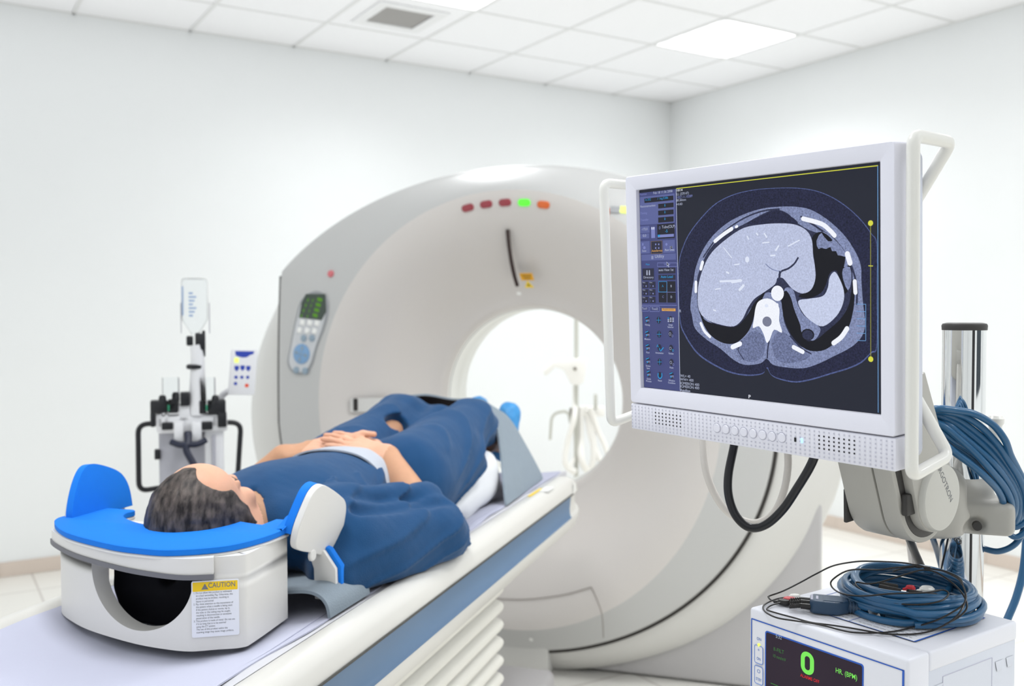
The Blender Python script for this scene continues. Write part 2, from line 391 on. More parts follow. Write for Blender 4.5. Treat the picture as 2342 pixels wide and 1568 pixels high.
# suspended ceiling: panels, rails, openings for lamps and vent
ul = [0.0]+[0.551+0.6*i for i in range(10) if 0.551+0.6*i < UM]+[UM]
vl = [0.0]+[0.545+0.6*i for i in range(14) if 0.545+0.6*i < VM]+[VM]
LIGHTS = [(1, 2), (4, 2), (1, 6), (4, 6), (7, 6), (1, 10), (4, 10)]; VENT = (4, 1)
mb = MB()
for i in range(len(ul)-1):
    for j in range(len(vl)-1):
        if (i, j) in LIGHTS or (i, j) == VENT: continue
        rbox(mb, ul[i], ul[i+1], vl[j], vl[j+1], CEIL+0.004, CEIL+0.02)
for u in ul[1:-1]: rbox(mb, u-0.009, u+0.009, 0, VM, CEIL, CEIL+0.012, mi=1)
for v in vl[1:-1]: rbox(mb, 0, UM, v-0.009, v+0.009, CEIL+0.0005, CEIL+0.012, mi=1)
rbox(mb, 0, UM, 0, 0.018, CEIL, CEIL+0.012, mi=1); rbox(mb, 0, 0.018, 0, VM, CEIL, CEIL+0.012, mi=1)
struct('ceiling', mb, ['ceiling_panel', 'ceiling_rail'], 'white suspended ceiling of square panels in a pale grid', 'ceiling')
LLAB = {(1, 2): 'glaring square louvred ceiling lamp above the hanging monitor', (4, 2): 'square louvred ceiling lamp cut by the top edge, beside the grey vent'}
def ceiling_light(i, j):
    u0, u1, v0, v1 = ul[i]+0.012, ul[i+1]-0.012, vl[j]+0.012, vl[j+1]-0.012; uc, vc = (u0+u1)/2, (v0+v1)/2
    t = thing('ceiling_light', LLAB.get((i, j), 'square louvred ceiling lamp out of the picture behind the viewer'), 'ceiling light', room(uc, vc, CEIL), 'recessed ceiling lamps')
    h = MB(); z0, z1 = CEIL-0.001, CEIL+0.10
    for a in ((u0, u0+0.006, v0, v1), (u1-0.006, u1, v0, v1), (u0, u1, v0, v0+0.006), (u0, u1, v1-0.006, v1)): rbox(h, *a, z0, z1)
    rbox(h, u0, u1, v0, v1, z1, z1+0.006); obj('housing', h, 'white_metal', t, 0)
    for q in range(4):
        vv = v0+(v1-v0)*(q+0.5)/4
        tb = MB(); tb.cyl(room(u0+0.06, vv, CEIL+0.05), room(u1-0.06, vv, CEIL+0.05), 0.013, 12); o = obj('tube', tb, 'tube_glow', t)
        
        for a, b in ((u0+0.008, u0+0.055), (u1-0.055, u1-0.008)):
            sk = MB(); rbox(sk, a, b, vv-0.02, vv+0.02, CEIL+0.03, CEIL+0.07, 0.003); obj('tube_holder', sk, 'vent_grey', t, 0)
    lv = MB()
    for q in range(1, 4): rbox(lv, u0+0.006, u1-0.006, v0+(v1-v0)*q/4-0.002, v0+(v1-v0)*q/4+0.002, CEIL+0.002, CEIL+0.03)
    for q in range(1, 12): rbox(lv, u0+(u1-u0)*q/12-0.0008, u0+(u1-u0)*q/12+0.0008, v0+0.006, v1-0.006, CEIL+0.003, CEIL+0.026)
    obj('louvre', lv, 'white_metal', t, 0)
    ld = bpy.data.lights.new('lamp_light', 'AREA'); ld.shape = 'SQUARE'; ld.size = 0.54; ld.energy = LAMP_POWER; ld.color = (0.97, 0.99, 1.0)
    lo = bpy.data.objects.new('lamp_light', ld); COL.objects.link(lo); lo.parent = t; lo.location = (0, 0, 0.095); lo.rotation_euler = (0, 0, math.atan2(RU[1], RU[0]))
for ij in LIGHTS: ceiling_light(*ij)
i, j = VENT; u0, u1, v0, v1 = ul[i]+0.01, ul[i+1]-0.01, vl[j]+0.01, vl[j+1]-0.01; uc, vc = (u0+u1)/2, (v0+v1)/2
t = thing('ceiling_vent', 'small square grey ventilation grille in a white ceiling panel', 'vent', room(uc, vc, CEIL))
h = MB(); g = 0.14
for a in ((u0, uc-g, v0, v1), (uc+g, u1, v0, v1), (uc-g, uc+g, v0, vc-g), (uc-g, uc+g, vc+g, v1)): rbox(h, *a, CEIL+0.003, CEIL+0.02)
obj('panel', h, 'ceiling_panel', t, 0)
h = MB(); g2 = 0.20
for a in ((uc-g2, uc-g, vc-g2, vc+g2), (uc+g, uc+g2, vc-g2, vc+g2), (uc-g, uc+g, vc-g2, vc-g), (uc-g, uc+g, vc+g, vc+g2)): rbox(h, *a, CEIL-0.006, CEIL+0.003, 0.002)
obj('frame', h, 'white_metal', t, 0)
h = MB()
for q in range(14):
    vv = vc-g+2*g*(q+0.5)/14; h.box(room(uc, vv, CEIL+0.006), (2*g, 0.016, 0.0015), (FRR[0], FRR[1]*0.8+UZ*0.6, UZ*0.8-FRR[1]*0.6))
obj('grille', h, 'vent_grey', t, 0)
h = MB(); rbox(h, uc-g-0.01, uc+g+0.01, vc-g-0.01, vc+g+0.01, CEIL+0.05, CEIL+0.06)
for a in ((uc-g-0.01, uc-g, vc-g, vc+g), (uc+g, uc+g+0.01, vc-g, vc+g), (uc-g, uc+g, vc-g-0.01, vc-g), (uc-g, uc+g, vc+g, vc+g+0.01)): rbox(h, *a, CEIL+0.003, CEIL+0.05)
obj('duct', h, 'vent_dark', t, 0)
# ------------------------------------------------------------------ CT scanner gantry
mat('scanner_cream', rgb(207, 202, 197), 0.38, var=0.01, vscale=3, coat=0.15)
mat('scanner_grey', rgb(188, 188, 186), 0.36, var=0.01, vscale=3, coat=0.15)
mat('scanner_shell', rgb(206, 205, 201), 0.33, var=0.01, vscale=3, coat=0.2)
mat('scanner_base', rgb(176, 174, 174), 0.45, var=0.01, vscale=3)
mat('bore_white', rgb(238, 238, 232), 0.35, var=0.01, vscale=3)
mat('seam_black', rgb(40, 36, 33), 0.6)
mat('seam_thin', rgb(140, 132, 125), 0.6)
mat('slit_glass', rgb(44, 24, 22), 0.15, var=0)
mat('lamp_maroon', rgb(150, 62, 70), 0.3, var=0); mat('lamp_orange', rgb(214, 104, 48), 0.3, var=0)
mat('lamp_green', rgb(60, 160, 50), 0.3, var=0, emit=rgb(96, 235, 50), estr=0.9)
mat('lamp_yellow', rgb(190, 210, 90), 0.3, var=0, emit=rgb(226, 240, 130), estr=0.8)
mat('sticker_orange', rgb(228, 166, 18), 0.5, var=0); mat('sticker_yellow', rgb(240, 205, 40), 0.5, var=0); mat('ink_black', rgb(25, 25, 28), 0.6, var=0); mat('ink_grey', rgb(120, 122, 126), 0.6, var=0)
mat('button_red', rgb(205, 110, 115), 0.35, var=0)
mat('panel_grey', rgb(150, 152, 154), 0.4, var=0.01); mat('panel_light', rgb(198, 200, 202), 0.4, var=0.01); mat('key_white', rgb(236, 236, 232), 0.35, var=0); mat('key_blue', rgb(120, 158, 196), 0.35, var=0); mat('key_slate', rgb(140, 158, 172), 0.35, var=0); mat('key_dark', rgb(60, 85, 115), 0.4, var=0)
mat('lcd_dark', rgb(62, 74, 66), 0.3, var=0); glow('lcd_green', rgb(92, 150, 40), 0.9)
GT = 3.645; GZ = 1.012                        # bore lip axial position and bore axis height
def gw(x, z, y): return cw(x-0.012, GT+y, GZ+z)     # gantry coordinates: lateral, up, depth (positive into the bore)
RB, ZC = 0.37, -0.05
def r_outer(th):                              # oval outline of the whole housing, measured from the bore axis
    c, s = math.cos(th), math.sin(th); a, b = (1.20 if c > 0 else 1.225), 0.97
    A = (c/a)**2+(s/b)**2; B = -2*s*ZC/b**2; Cc = (ZC/b)**2-1
    return (-B+math.sqrt(B*B-4*A*Cc))/(2*A)
def r_cover(th):                              # front cover: round below, straight upright sides
    c, s = math.cos(th), math.sin(th); a, b = (0.955 if c > 0 else 0.98), 0.866
    A = (c/a)**2+(s/b)**2; B = -2*s*ZC/b**2; Cc = (ZC/b)**2-1
    r = (-B+math.sqrt(B*B-4*A*Cc))/(2*A)
    if r*s > ZC-0.05: r = max(r, a/max(abs(c), 1e-6)) if abs(c) > 1e-6 else 9
    return min(r, r_outer(th)-0.012)
def r_face(th): 
    c, s = math.cos(th), math.sin(th); return 1/math.sqrt((c/0.785)**2+(s/(0.805 if s > 0 else 0.835))**2)
def rim_y(th, q): top = max(0.0, math.sin(th)); return -0.30+0.03*q+0.10*top**2*q**1.5
def face_y(x, z):
    r = math.hypot(x, z); th = math.atan2(z, x); rf, rc, ro = r_face(th), r_cover(th), r_outer(th)
    dep = -0.30
    if r <= RB: return 0.0
    if r <= rf:
        q = (r-RB)/(rf-RB); return dep*(1-(1-q)**1.75)
    if r <= rc:
        return rim_y(th, (r-rf)/(rc-rf))
    q = min(1, (r-rc)/max(ro-rc, 1e-3)); return dep+0.05+0.16*q**2
NTH = 192; THS = np.arange(NTH)*2*math.pi/NTH
def gring(rf, yf): return np.array([gw(rf(t)*math.cos(t), rf(t)*math.sin(t), yf(t)) for t in THS])
gan = thing('ct_scanner', 'large cream ring-shaped scanner that the patient couch leads into', 'scanner', gw(0, -GZ, 0.3))
R = []
for k in range(7):
    a = k/6*math.pi/2; R.append(gring(lambda t, a=a: RB+0.03*(1-math.cos(a)), lambda t, a=a: 0.045-0.045*math.sin(a)))
for k in range(1, 29):
    q = k/28
    R.append(gring(lambda t, q=q: RB+0.03+(r_face(t)-RB-0.03)*q, lambda t, q=q: face_y((RB+0.03+(r_face(t)-RB-0.03)*q)*math.cos(t)*0.99999, (RB+0.03+(r_face(t)-RB-0.03)*q)*math.sin(t)*0.99999)*(1-(1-q)**3)))
obj('front_cover', MB().rings(R), 'scanner_cream', gan, 60)
R = []
for k in range(0, 9):
    q = k/8; R.append(gring(lambda t, q=q: r_face(t)+(r_cover(t)-r_face(t))*q, lambda t, q=q: rim_y(t, q)))
for dr, dy in ((0.004, 0.003), (0.007, 0.010), (0.008, 0.03), (0.008, 0.08)):
    R.append(gring(lambda t, dr=dr: r_cover(t)+dr, lambda t, dy=dy: rim_y(t, 1)+dy))
obj('cover_rim', MB().rings(R), 'scanner_grey', gan, 50)
R = []
def shell_r(t, q): return r_cover(t)-0.02+(r_outer(t)-r_cover(t)+0.02)*q
def shell_y(t, q): return rim_y(t, 1)+0.025+(0.15 if math.sin(t) > 0 else 0.15-0.09*abs(math.sin(t)))*q**2.2
for k in range(0, 9): R.append(gring(lambda t, k=k: shell_r(t, k/8), lambda t, k=k: shell_y(t, k/8)))
for dr, dy in ((0.006, 0.02), (0.008, 0.05), (0.008, 0.2), (0.0, 0.45), (-0.04, 0.62), (-0.12, 0.66)): R.append(gring(lambda t, dr=dr: r_outer(t)+dr, lambda t, dy=dy: shell_y(t, 1)+dy))
R.append(gring(lambda t: 0.66, lambda t: 0.62)); R.append(gring(lambda t: 0.50, lambda t: 0.50)); R.append(gring(lambda t: 0.40, lambda t: 0.33)); R.append(gring(lambda t: 0.371, lambda t: 0.262))
obj('side_shell', MB().rings(R), 'scanner_shell', gan, 50)
R = [gring(lambda t: RB, lambda t, y=y: y) for y in (0.045, 0.10, 0.16)]; R += [gring(lambda t: RB-0.004, lambda t, y=y: y) for y in (0.165, 0.22)]; R += [gring(lambda t: RB, lambda t, y=y: y) for y in (0.225, 0.262)]
obj('bore_tunnel', MB().rings(R), 'bore_white', gan, 40)
mb = MB(); mb.tube([gw((RB+0.001)*math.cos(t), (RB+0.001)*math.sin(t), 0.062) for t in THS], 0.004, 8, closed=True); obj('bore_ring', mb, 'scanner_grey', gan)
# dark joint between the front cover and the side shells
run = [t for t in THS if r_cover(t) < r_outer(t)-0.03]
up = [t for t in np.linspace(math.pi-0.75, 2*math.pi+0.75, 150) if r_cover(t) < r_outer(t)-0.014]
mb = MB(); mb.tube([gw((r_cover(t)+0.011)*math.cos(t), (r_cover(t)+0.011)*math.sin(t), shell_y(t, 0.05)-0.004) for t in up], 0.010, 8); obj('cover_joint', mb, 'seam_black', gan)
# stand
half = [(1.12, 0.004), (1.12, 1.16), (1.09, 1.21), (1.02, 1.21), (0.86, 0.60), (0.70, 0.40), (0.42, 0.28)]
P = half+[(-a, b) for a, b in half[::-1]]
mb = MB(); mb.prism(P, 0, 0.62, gw(0, -GZ, 0.46), (LA, UZ, -AX), 0.02, 3); obj('stand', mb, 'scanner_base', gan, 40)
mb = MB(); P = [(-0.30, 0.004), (0.20, 0.004), (0.20, 0.11), (0.18, 0.128), (-0.28, 0.128), (-0.30, 0.11)]
mb.prism(P, 0, 0.11, gw(-0.05, -GZ, -0.162), (LA, UZ, -AX), 0.01, 2); sub(obj('foot_cover', mb, 'scanner_shell', gan, 40), 'pale cover under the front of the ring')
# finder: where a picture ray meets the front surface
def on_face(px, py, lift=0.0):
    t = GT-0.2
    for _ in range(40):
        P = at_plane(px, py, cw(0, t, 0), AX); x = P @ LA - S0+0.012; z = P[2]-GZ; t = 0.5*t+0.5*(GT+face_y(x, z))
    e = 1e-3; gx = (face_y(x+e, z)-face_y(x-e, z))/(2*e); gz = (face_y(x, z+e)-face_y(x, z-e))/(2*e)
    n = LA*gx+UZ*gz-AX; n /= np.linalg.norm(n)
    return P+n*lift, n
GX = LA
def pill(mb, P, n, right, w, h, dep, bev, mi=0):
    r = right-n*(right @ n); r /= np.linalg.norm(r); u = np.cross(n, r)
    if u[2] < 0: u = -u
    mb.prism(rrect(w, h, min(w, h)*0.48), -0.01, dep, P, (r, u, n), bev, 2, mi)
for px, py, ang, m, lab in ((1070, 475, 12, 'lamp_maroon', None), (1112, 467, 7, 'lamp_maroon', None), (1155, 463, 2, 'lamp_maroon', None), (1199, 463, -2, 'lamp_green', 'lit green indicator lamp'), (1243, 468, -8, 'lamp_orange', 'orange indicator lamp')):
    P, n = on_face(px, py); a = math.radians(ang); mb = MB(); pill(mb, P, n, LA*math.cos(a)+UZ*math.sin(a), 0.048, 0.027, 0.006, 0.003); o = obj('indicator_lamp', mb, m, gan)
    if lab: sub(o, lab)
for px, py, w, m, nm in ((1407, 480, 0.035, 'panel_grey', 'display_bezel'), (1428, 480, 0.032, 'lamp_yellow', 'lit_display'), (1390, 484, 0.012, 'lamp_orange', 'indicator_lamp')):
    P, n = on_face(px, py); mb = MB(); r = LA-n*(LA @ n); r /= np.linalg.norm(r); mb.prism(rrect(w, 0.026, 0.004), -0.01, 0.004, P, (r, np.cross(n, r), n)); obj(nm, mb, m, gan)
# laser window: narrow curved slot
pts = [on_face(px, py, 0.001)[0] for px, py in spline([(1161, 526), (1164, 560), (1170, 600), (1177, 632), (1183, 652)], 5)]
obj('laser_window', MB().tube(pts, 0.008, 8), 'slit_glass', gan)
P, n = on_face(1187, 670, 0.002); obj('screw_cap', MB().disc(P, frame_n(n), 0.010, 16), 'key_white', gan)
P, n = on_face(1205, 632, 0.001); fr = frame_n(n); mb = MB().prism(rrect(0.052, 0.036, 0.001), 0, 0.0012, P, fr)
for q in range(3): mb.prism(rrect(0.040-0.006*q, 0.003, 0.0005, cy=0.009-0.009*q), 0.0012, 0.0014, P, fr, mi=1)
sub(obj('warning_sticker', mb, ['sticker_orange', 'ink_black'], gan, 0), 'orange rectangular sticker')
P, n = on_face(1209, 650, 0.001); fr = frame_n(n); mb = MB().prism([(-0.019, -0.016), (0.019, -0.016), (0, 0.022)], 0, 0.001, P, fr); mb.disc(P+fr[2]*0.0014-fr[1]*0.002, fr, 0.004, 10, 1)
for q in range(8): mb.add(xf(np.array([[0.0045*math.cos(q*.785), 0.0045*math.sin(q*.785)-0.002, 0], [0.0075*math.cos(q*.785+.1), 0.0075*math.sin(q*.785+.1)-0.002, 0], [0.0075*math.cos(q*.785-.1), 0.0075*math.sin(q*.785-.1)-0.002, 0]]), P+fr[2]*0.0014, fr), [[0, 1, 2]], 1)
sub(obj('warning_sticker', mb, ['sticker_yellow', 'ink_black'], gan, 0), 'yellow triangular sticker')
P, n = on_face(757, 626, 0.0); mb = MB(); fr = frame_n(n); mb.lathe([(0.014, -0.005), (0.014, 0.004), (0.012, 0.007), (0, 0.008)], P, fr, 20); sub(obj('button', mb, 'button_red', gan), 'round pink button')
# keypad on the left shoulder
P, n = on_face(705, 760); right = LA*0.955+UZ*0.0; fr0 = frame_n(n)
ca, sa = math.cos(math.radians(-14)), math.sin(math.radians(-14)); fr = (fr0[0]*ca+fr0[1]*sa, -fr0[0]*sa+fr0[1]*ca, fr0[2])
pw, ph = 0.125, 0.315
def kp(px, py): d = at_plane(px, py, P, n)-P; return d @ fr[0], d @ fr[1]
ks = [kp(*p) for p in spline([(722, 665), (745, 678), (752, 700), (746, 740), (728, 790), (712, 840), (690, 857), (668, 850), (658, 828), (664, 790), (676, 730), (690, 685)], 6, True)]
key = obj('control_panel', MB().prism(ks, -0.03, 0.004, P, fr, 0.003, 2), 'panel_grey', gan, 40)
kc = np.mean(ks, 0); ins = [((x-kc[0])*0.86+kc[0], (y-kc[1])*0.93+kc[1]) for x, y in ks]
obj('inner_plate', MB().prism(ins, 0.0041, 0.0055, P, fr), 'panel_light', key, 40)
lq = [kp(*p) for p in ((702, 672), (746, 672), (748, 712), (738, 732), (686, 726), (692, 692))]
mb = MB().prism(lq, 0.0056, 0.007, P, fr); obj('display', mb, 'lcd_dark', key, 0)
mb = MB()
for r in range(4):
    for (ax_, ay_), w in (((707-5*r, 686+12*r), 0.006), ((734-3.5*r, 685+12*r), 0.024), ((718-4*r, 687+12*r), 0.004)):
        x, y = kp(ax_, ay_); mb.box(P+fr[0]*x+fr[1]*y+fr[2]*0.0074, (w, 0.013, 0.0008), fr)
obj('display_digits', mb, 'lcd_green', key, 0)
for r in range(2):
    for q in range(3):
        x, y = kp(694+17*q-6*r, 737+18*r+1*q); obj('key', MB().box(P+fr[0]*x+fr[1]*y+fr[2]*0.007, (0.021, 0.021, 0.006), fr, 0.002), 'key_white', key)
for px, py in ((697, 773), (716, 773), (680, 846), (700, 848)):
    x, y = kp(px, py); obj('key', MB().lathe([(0.014, 0.003), (0.014, 0.009), (0.011, 0.011), (0, 0.011)], P+fr[0]*x+fr[1]*y, fr, 16), 'key_slate', key)
x, y = kp(692, 809); dial = obj('direction_pad', MB().lathe([(0.040, 0.003), (0.040, 0.009), (0.036, 0.011), (0, 0.011)], P+fr[0]*x+fr[1]*y, fr, 28), 'key_blue', key)
mb = MB()
for q in range(4):
    a = q*math.pi/2; mb.box(P+fr[0]*(x+0.024*math.cos(a))+fr[1]*(y+0.024*math.sin(a))+fr[2]*0.0115, (0.012, 0.012, 0.001), fr)
mb.box(P+fr[0]*x+fr[1]*y+fr[2]*0.0115, (0.002, 0.07, 0.001), fr); mb.box(P+fr[0]*x+fr[1]*y+fr[2]*0.0115, (0.07, 0.002, 0.001), fr); obj('arrow', mb, 'key_slate', dial, 0)
# grip recess left of the bore, cover joints low on the front
P, n = on_face(850, 925); fr = frame_n(n); mb = MB(); mb.prism(rrect(0.17, 0.055, 0.008), -0.004, 0.0015, P, fr); g = obj('grip_recess', mb, 'scanner_shell', gan, 40)
P2 = at_plane(813, 925, P, n); obj('recess_shadow_gap', MB().prism(rrect(0.018, 0.050, 0.006), 0.0016, 0.003, P2, fr), 'seam_black', g, 40)
mb = MB()
for line in ([(1120, 1367), (1200, 1370), (1290, 1359), (1352, 1342)], [(1352, 1342), (1366, 1372), (1376, 1402), (1379, 1430), (1380, 1457)]):
    mb.tube([on_face(px, py, 0.0)[0] for px, py in spline(line, 6)], 0.0015, 6)
obj('hatch_joint', mb, 'seam_thin', gan)
P, n = on_face(1215, 1461, 0.002); obj('screw_cap', MB().disc(P, frame_n(n), 0.008, 12), 'key_white', gan)
# ------------------------------------------------------------------ patient couch
mat('couch_cream', rgb(214, 212, 206), 0.35, var=0.01, vscale=3, coat=0.1)
mat('couch_blue', rgb(92, 122, 154), 0.4, var=0.03, vscale=4)
mat('bellows_white', rgb(222, 220, 212), 0.55, var=0.02, vscale=6)
mat('couch_dark', rgb(62, 62, 58), 0.5)
mat('sheet_white', rgb(190, 192, 210), 0.8, var=0.015, vscale=8, bump=0.15, bscale=60, spec=0.2)
mat('couch_pad', rgb(205, 205, 210), 0.6)
TZ = 0.813                                     # couch top surface height
ORGC = cw(0, 2.0, 0)
def sweep(mb, prof, t0, t1, mi=0, close=True, n=2):
    """profile (lateral, z) swept along the couch axis"""
    R = [np.array([cw(x, t0+(t1-t0)*k/(n-1), z) for x, z in prof]) for k in range(n)]
    return mb.rings(R, close, close, close, mi)
couch = thing('patient_couch', 'long cream couch with a blue side stripe that the patient lies on', 'couch', ORGC)
T0, T1 = 0.55, 3.0
def rail(sd):
    pr = [(0.268, TZ-0.02), (0.268, TZ+0.004), (0.276, TZ+0.010), (0.300, TZ+0.010), (0.318, TZ+0.004), (0.329, TZ-0.012), (0.334, TZ-0.036), (0.328, TZ-0.040), (0.323, TZ-0.048), (0.322, TZ-0.085), (0.327, TZ-0.103), (0.338, TZ-0.108), (0.338, TZ-0.122), (0.328, TZ-0.150), (0.312, TZ-0.165), (0.268, TZ-0.165)]
    return [(sd*x, z) for x, z in (pr if sd > 0 else pr[::-1])]
for sd in (-1, 1):
    mb = MB(); P = rail(sd); cx = sum(p[0] for p in P)/len(P); cz = sum(p[1] for p in P)/len(P)
    R = [np.array([cw(x, T0, z) for x, z in P])]+[np.array([cw(x, T1, z) for x, z in P])]
    for e, sc in ((0.03, 0.97), (0.055, 0.85), (0.065, 0.6)): R.append(np.array([cw(cx+(x-cx)*sc, T1+e, cz+(z-cz)*sc) for x, z in P]))
    mb.rings(R, True, True, True); r = obj('side_rail', mb, 'couch_cream', couch, 40)
    # inlaid stripe with a slanting, rounded far end
    mb = MB(); sp = [(0.3345, TZ-0.0365), (0.3285, TZ-0.0405), (0.3235, TZ-0.0485), (0.3225, TZ-0.085), (0.3275, TZ-0.1025), (0.3385, TZ-0.1075)]
    n = len(sp); R = []
    for q, (x, z) in enumerate(sp):
        f = q/(n-1); e = T1-0.015-0.03*abs(f-0.35)**1.5*3
        R.append(np.array([cw(sd*(x+0.0012), T0+0.001, z), cw(sd*(x+0.0012), e, z)]))
    mb.rings(R, False); sub(obj('stripe', mb, 'couch_blue', r, 60), 'blue grey stripe')
    mb = MB(); mb.tube([cw(sd*0.3365, T0+0.01, TZ-0.037), cw(sd*0.3365, T1-0.03, TZ-0.037)], 0.0022, 6); obj('stripe_joint', mb, 'couch_dark', r)
P, n_ = cw(0.322, 2.93, TZ-0.004), None
mb = MB(); mb.box(cw(0.300, 2.78, TZ+0.0108), (0.030, 0.075, 0.001), FRC); sub(obj('sticker', mb, 'key_white', couch, 0), 'white sticker')
mb = MB(); mb.box(cw(0.281, 2.72, TZ+0.0112), (0.010, 0.13, 0.001), FRC); sub(obj('sticker', mb, 'sticker_yellow', couch, 0), 'yellow sticker')
mb = MB(); mb.box(cw(0.3345, 2.99, TZ-0.022), (0.002, 0.02, 0.028), FRC); sub(obj('sticker', mb, 'key_white', couch, 0), 'small white label')
mb = MB(); sweep(mb, [(-0.268, TZ-0.15), (0.268, TZ-0.15), (0.268, TZ-0.028), (-0.268, TZ-0.028)], T0, T1-0.02); obj('tray', mb, 'couch_dark', couch, 0)
# sliding top: shallow trough that runs on into the bore
mb = MB(); up = [(-0.262+0.524*k/20, TZ+0.002-0.022*(1-((k-10)/10)**2)) for k in range(21)]
sweep(mb, up+[(x, z-0.02) for x, z in up[::-1]], T0, 3.17, n=2); obj('sliding_top', mb, 'couch_pad', couch, 40)
# pleated bellows of the lifting column
mb = MB(); R = []
zs = np.linspace(0.10, TZ-0.17, 12)
for k in range(len(zs)-1):
    for q in range(6):
        f = q/6; z = zs[k]+(zs[k+1]-zs[k])*f; e = 0.018*abs(math.sin(math.pi*f))**0.8
        R.append(np.array([cw(sx*(0.262+e), t_+st_*e, z) for sx, t_, st_ in ((-1, 0.75, -1), (1, 0.75, -1), (1, 2.40, 1), (-1, 2.40, 1))]))
mb.rings(R, True, True, True); obj('bellows', mb, 'bellows_white', couch, 60)
mb = MB(); mb.prism(rrect(0.62, 1.9, 0.06), 0.004, 0.10, cw(0, 1.6, 0), FRC, 0.02, 3); obj('floor_plate', mb, 'scanner_base', couch, 40)
mb = MB(); mb.box(cw(0.02, 2.78, 0.08), (0.46, 0.6, 0.15), FRC, 0.03, 3); obj('link_cover', mb, 'scanner_base', couch, 40)
# sheet on the couch, folded back along the near edge
def sheet_z(x): return TZ+0.006-0.022*(1-(x/0.262)**2)
mb = MB(); rnd = random.Random(3); R = []
nx, nt_ = 40, 120
for layer, (xa, xb, dz, ta, tb) in enumerate(((-0.262, 0.245, 0.0, T0+0.01, 3.165), (-0.20, 0.226, 0.0016, T0+0.01, 3.155))):
    R = []
    for k in range(nt_):
        t = ta+(tb-ta)*k/(nt_-1); row = []
        e = 0.006*math.sin(t*9+layer)+0.004*math.sin(t*23+2*layer)
        for q in range(nx):
            x = xa+(xb-xa+e)*q/(nx-1); w = 0.0012*math.sin(t*14+x*20+layer)+0.0009*math.sin(t*31-x*41)
            row.append(cw(x, t, sheet_z(x)+dz*(0.35+0.65*min(1, (xb-x)/0.05+0.3))+w))
        low = [p-UZ*0.003 for p in row[::-1]]; R.append(np.array(row+low))
    mb.rings(R, True, True, True)
tag(obj('couch_sheet', mb, 'sheet_white', None, 60), 'white paper sheet spread over the couch top under the patient', 'sheet')
# ------------------------------------------------------------------ patient lying on the couch, head towards the viewer
def skin_mat(name, col, rough=0.5):
    m = mat(name, col, rough, var=0.07, vscale=55, bump=0.2, bscale=350, spec=0.35)
    b = m.node_tree.nodes['Principled BSDF']; b.inputs['Subsurface Weight'].default_value = 0.12; b.inputs['Subsurface Radius'].default_value = (0.012, 0.004, 0.002); b.inputs['Subsurface Scale'].default_value = 0.5
    return m
skin_mat('skin', rgb(218, 166, 138)); skin_mat('skin_hairy', rgb(194, 146, 114)); skin_mat('stubble', rgb(176, 136, 108), 0.7); skin_mat('lips', rgb(196, 128, 118)); skin_mat('nails', rgb(236, 200, 184), 0.3)
m = mat('hair_brown', rgb(62, 54, 50), 0.55, var=0, spec=0.3)
nt = m.node_tree; tc = nt.nodes.new('ShaderNodeTexCoord'); mp = nt.nodes.new('ShaderNodeMapping'); mp.inputs['Scale'].default_value = (110, 40, 40); mp.inputs['Rotation'].default_value = (0.2, 0.3, 0.5)
nz = nt.nodes.new('ShaderNodeTexNoise'); nz.inputs['Scale'].default_value = 1.0; nz.inputs['Detail'].default_value = 4; cr_ = nt.nodes.new('ShaderNodeValToRGB')
cr_.color_ramp.elements[0].position = 0.35; cr_.color_ramp.elements[0].color = rgb(30, 24, 23); cr_.color_ramp.elements[1].position = 0.72; cr_.color_ramp.elements[1].color = rgb(98, 88, 83)
nt.links.new(tc.outputs['Object'], mp.inputs['Vector']); nt.links.new(mp.outputs['Vector'], nz.inputs['Vector']); nt.links.new(nz.outputs['Fac'], cr_.inputs['Fac']); nt.links.new(cr_.outputs['Color'], nt.nodes['Principled BSDF'].inputs['Base Color'])
bp = nt.nodes.new('ShaderNodeBump'); bp.inputs['Strength'].default_value = 0.6; bp.inputs['Distance'].default_value = 0.004; nt.links.new(nz.outputs['Fac'], bp.inputs['Height']); nt.links.new(bp.outputs['Normal'], nt.nodes['Principled BSDF'].inputs['Normal'])
mat('scrub_blue', rgb(31, 71, 112), 0.9, var=0.07, vscale=30, bump=0.35, bscale=420, spec=0.1, sheen=0.12)
mat('shoe_cover_blue', rgb(64, 150, 214), 0.35, var=0.12, vscale=40, bump=0.8, bscale=60)
rn = np.random.RandomState(5)
def waves(X, Y, Z, sc, n=7, seed=1, st=(1, 1, 1)):
    r = np.random.RandomState(seed); o = 0
    for _ in range(n):
        d = r.normal(size=3)*np.array(st); f = sc*(0.6+0.9*r.rand()); p = r.rand()*6.28
        o = o+np.sin((X*d[0]+Y*d[1]+Z*d[2])*f+p)
    return o/n
A_ = math.radians(36); HU = np.array([0, -math.cos(A_), math.sin(A_)]); HF = np.array([0, math.sin(A_), math.cos(A_)]); HX = np.array([1.0, 0, 0])
yw = math.radians(7); HX, HF = HX*math.cos(yw)+HF*math.sin(yw), HF*math.cos(yw)-HX*math.sin(yw)
HC = np.array([-0.004, 1.507, 0.967]); HR = np.array([HX, HU, HF])
def hp(x, u, f): return HC+HX*x+HU*u+HF*f
B = SDF((-0.37, 1.38, 0.80), (0.37, 3.26, 1.17), 0.0036)
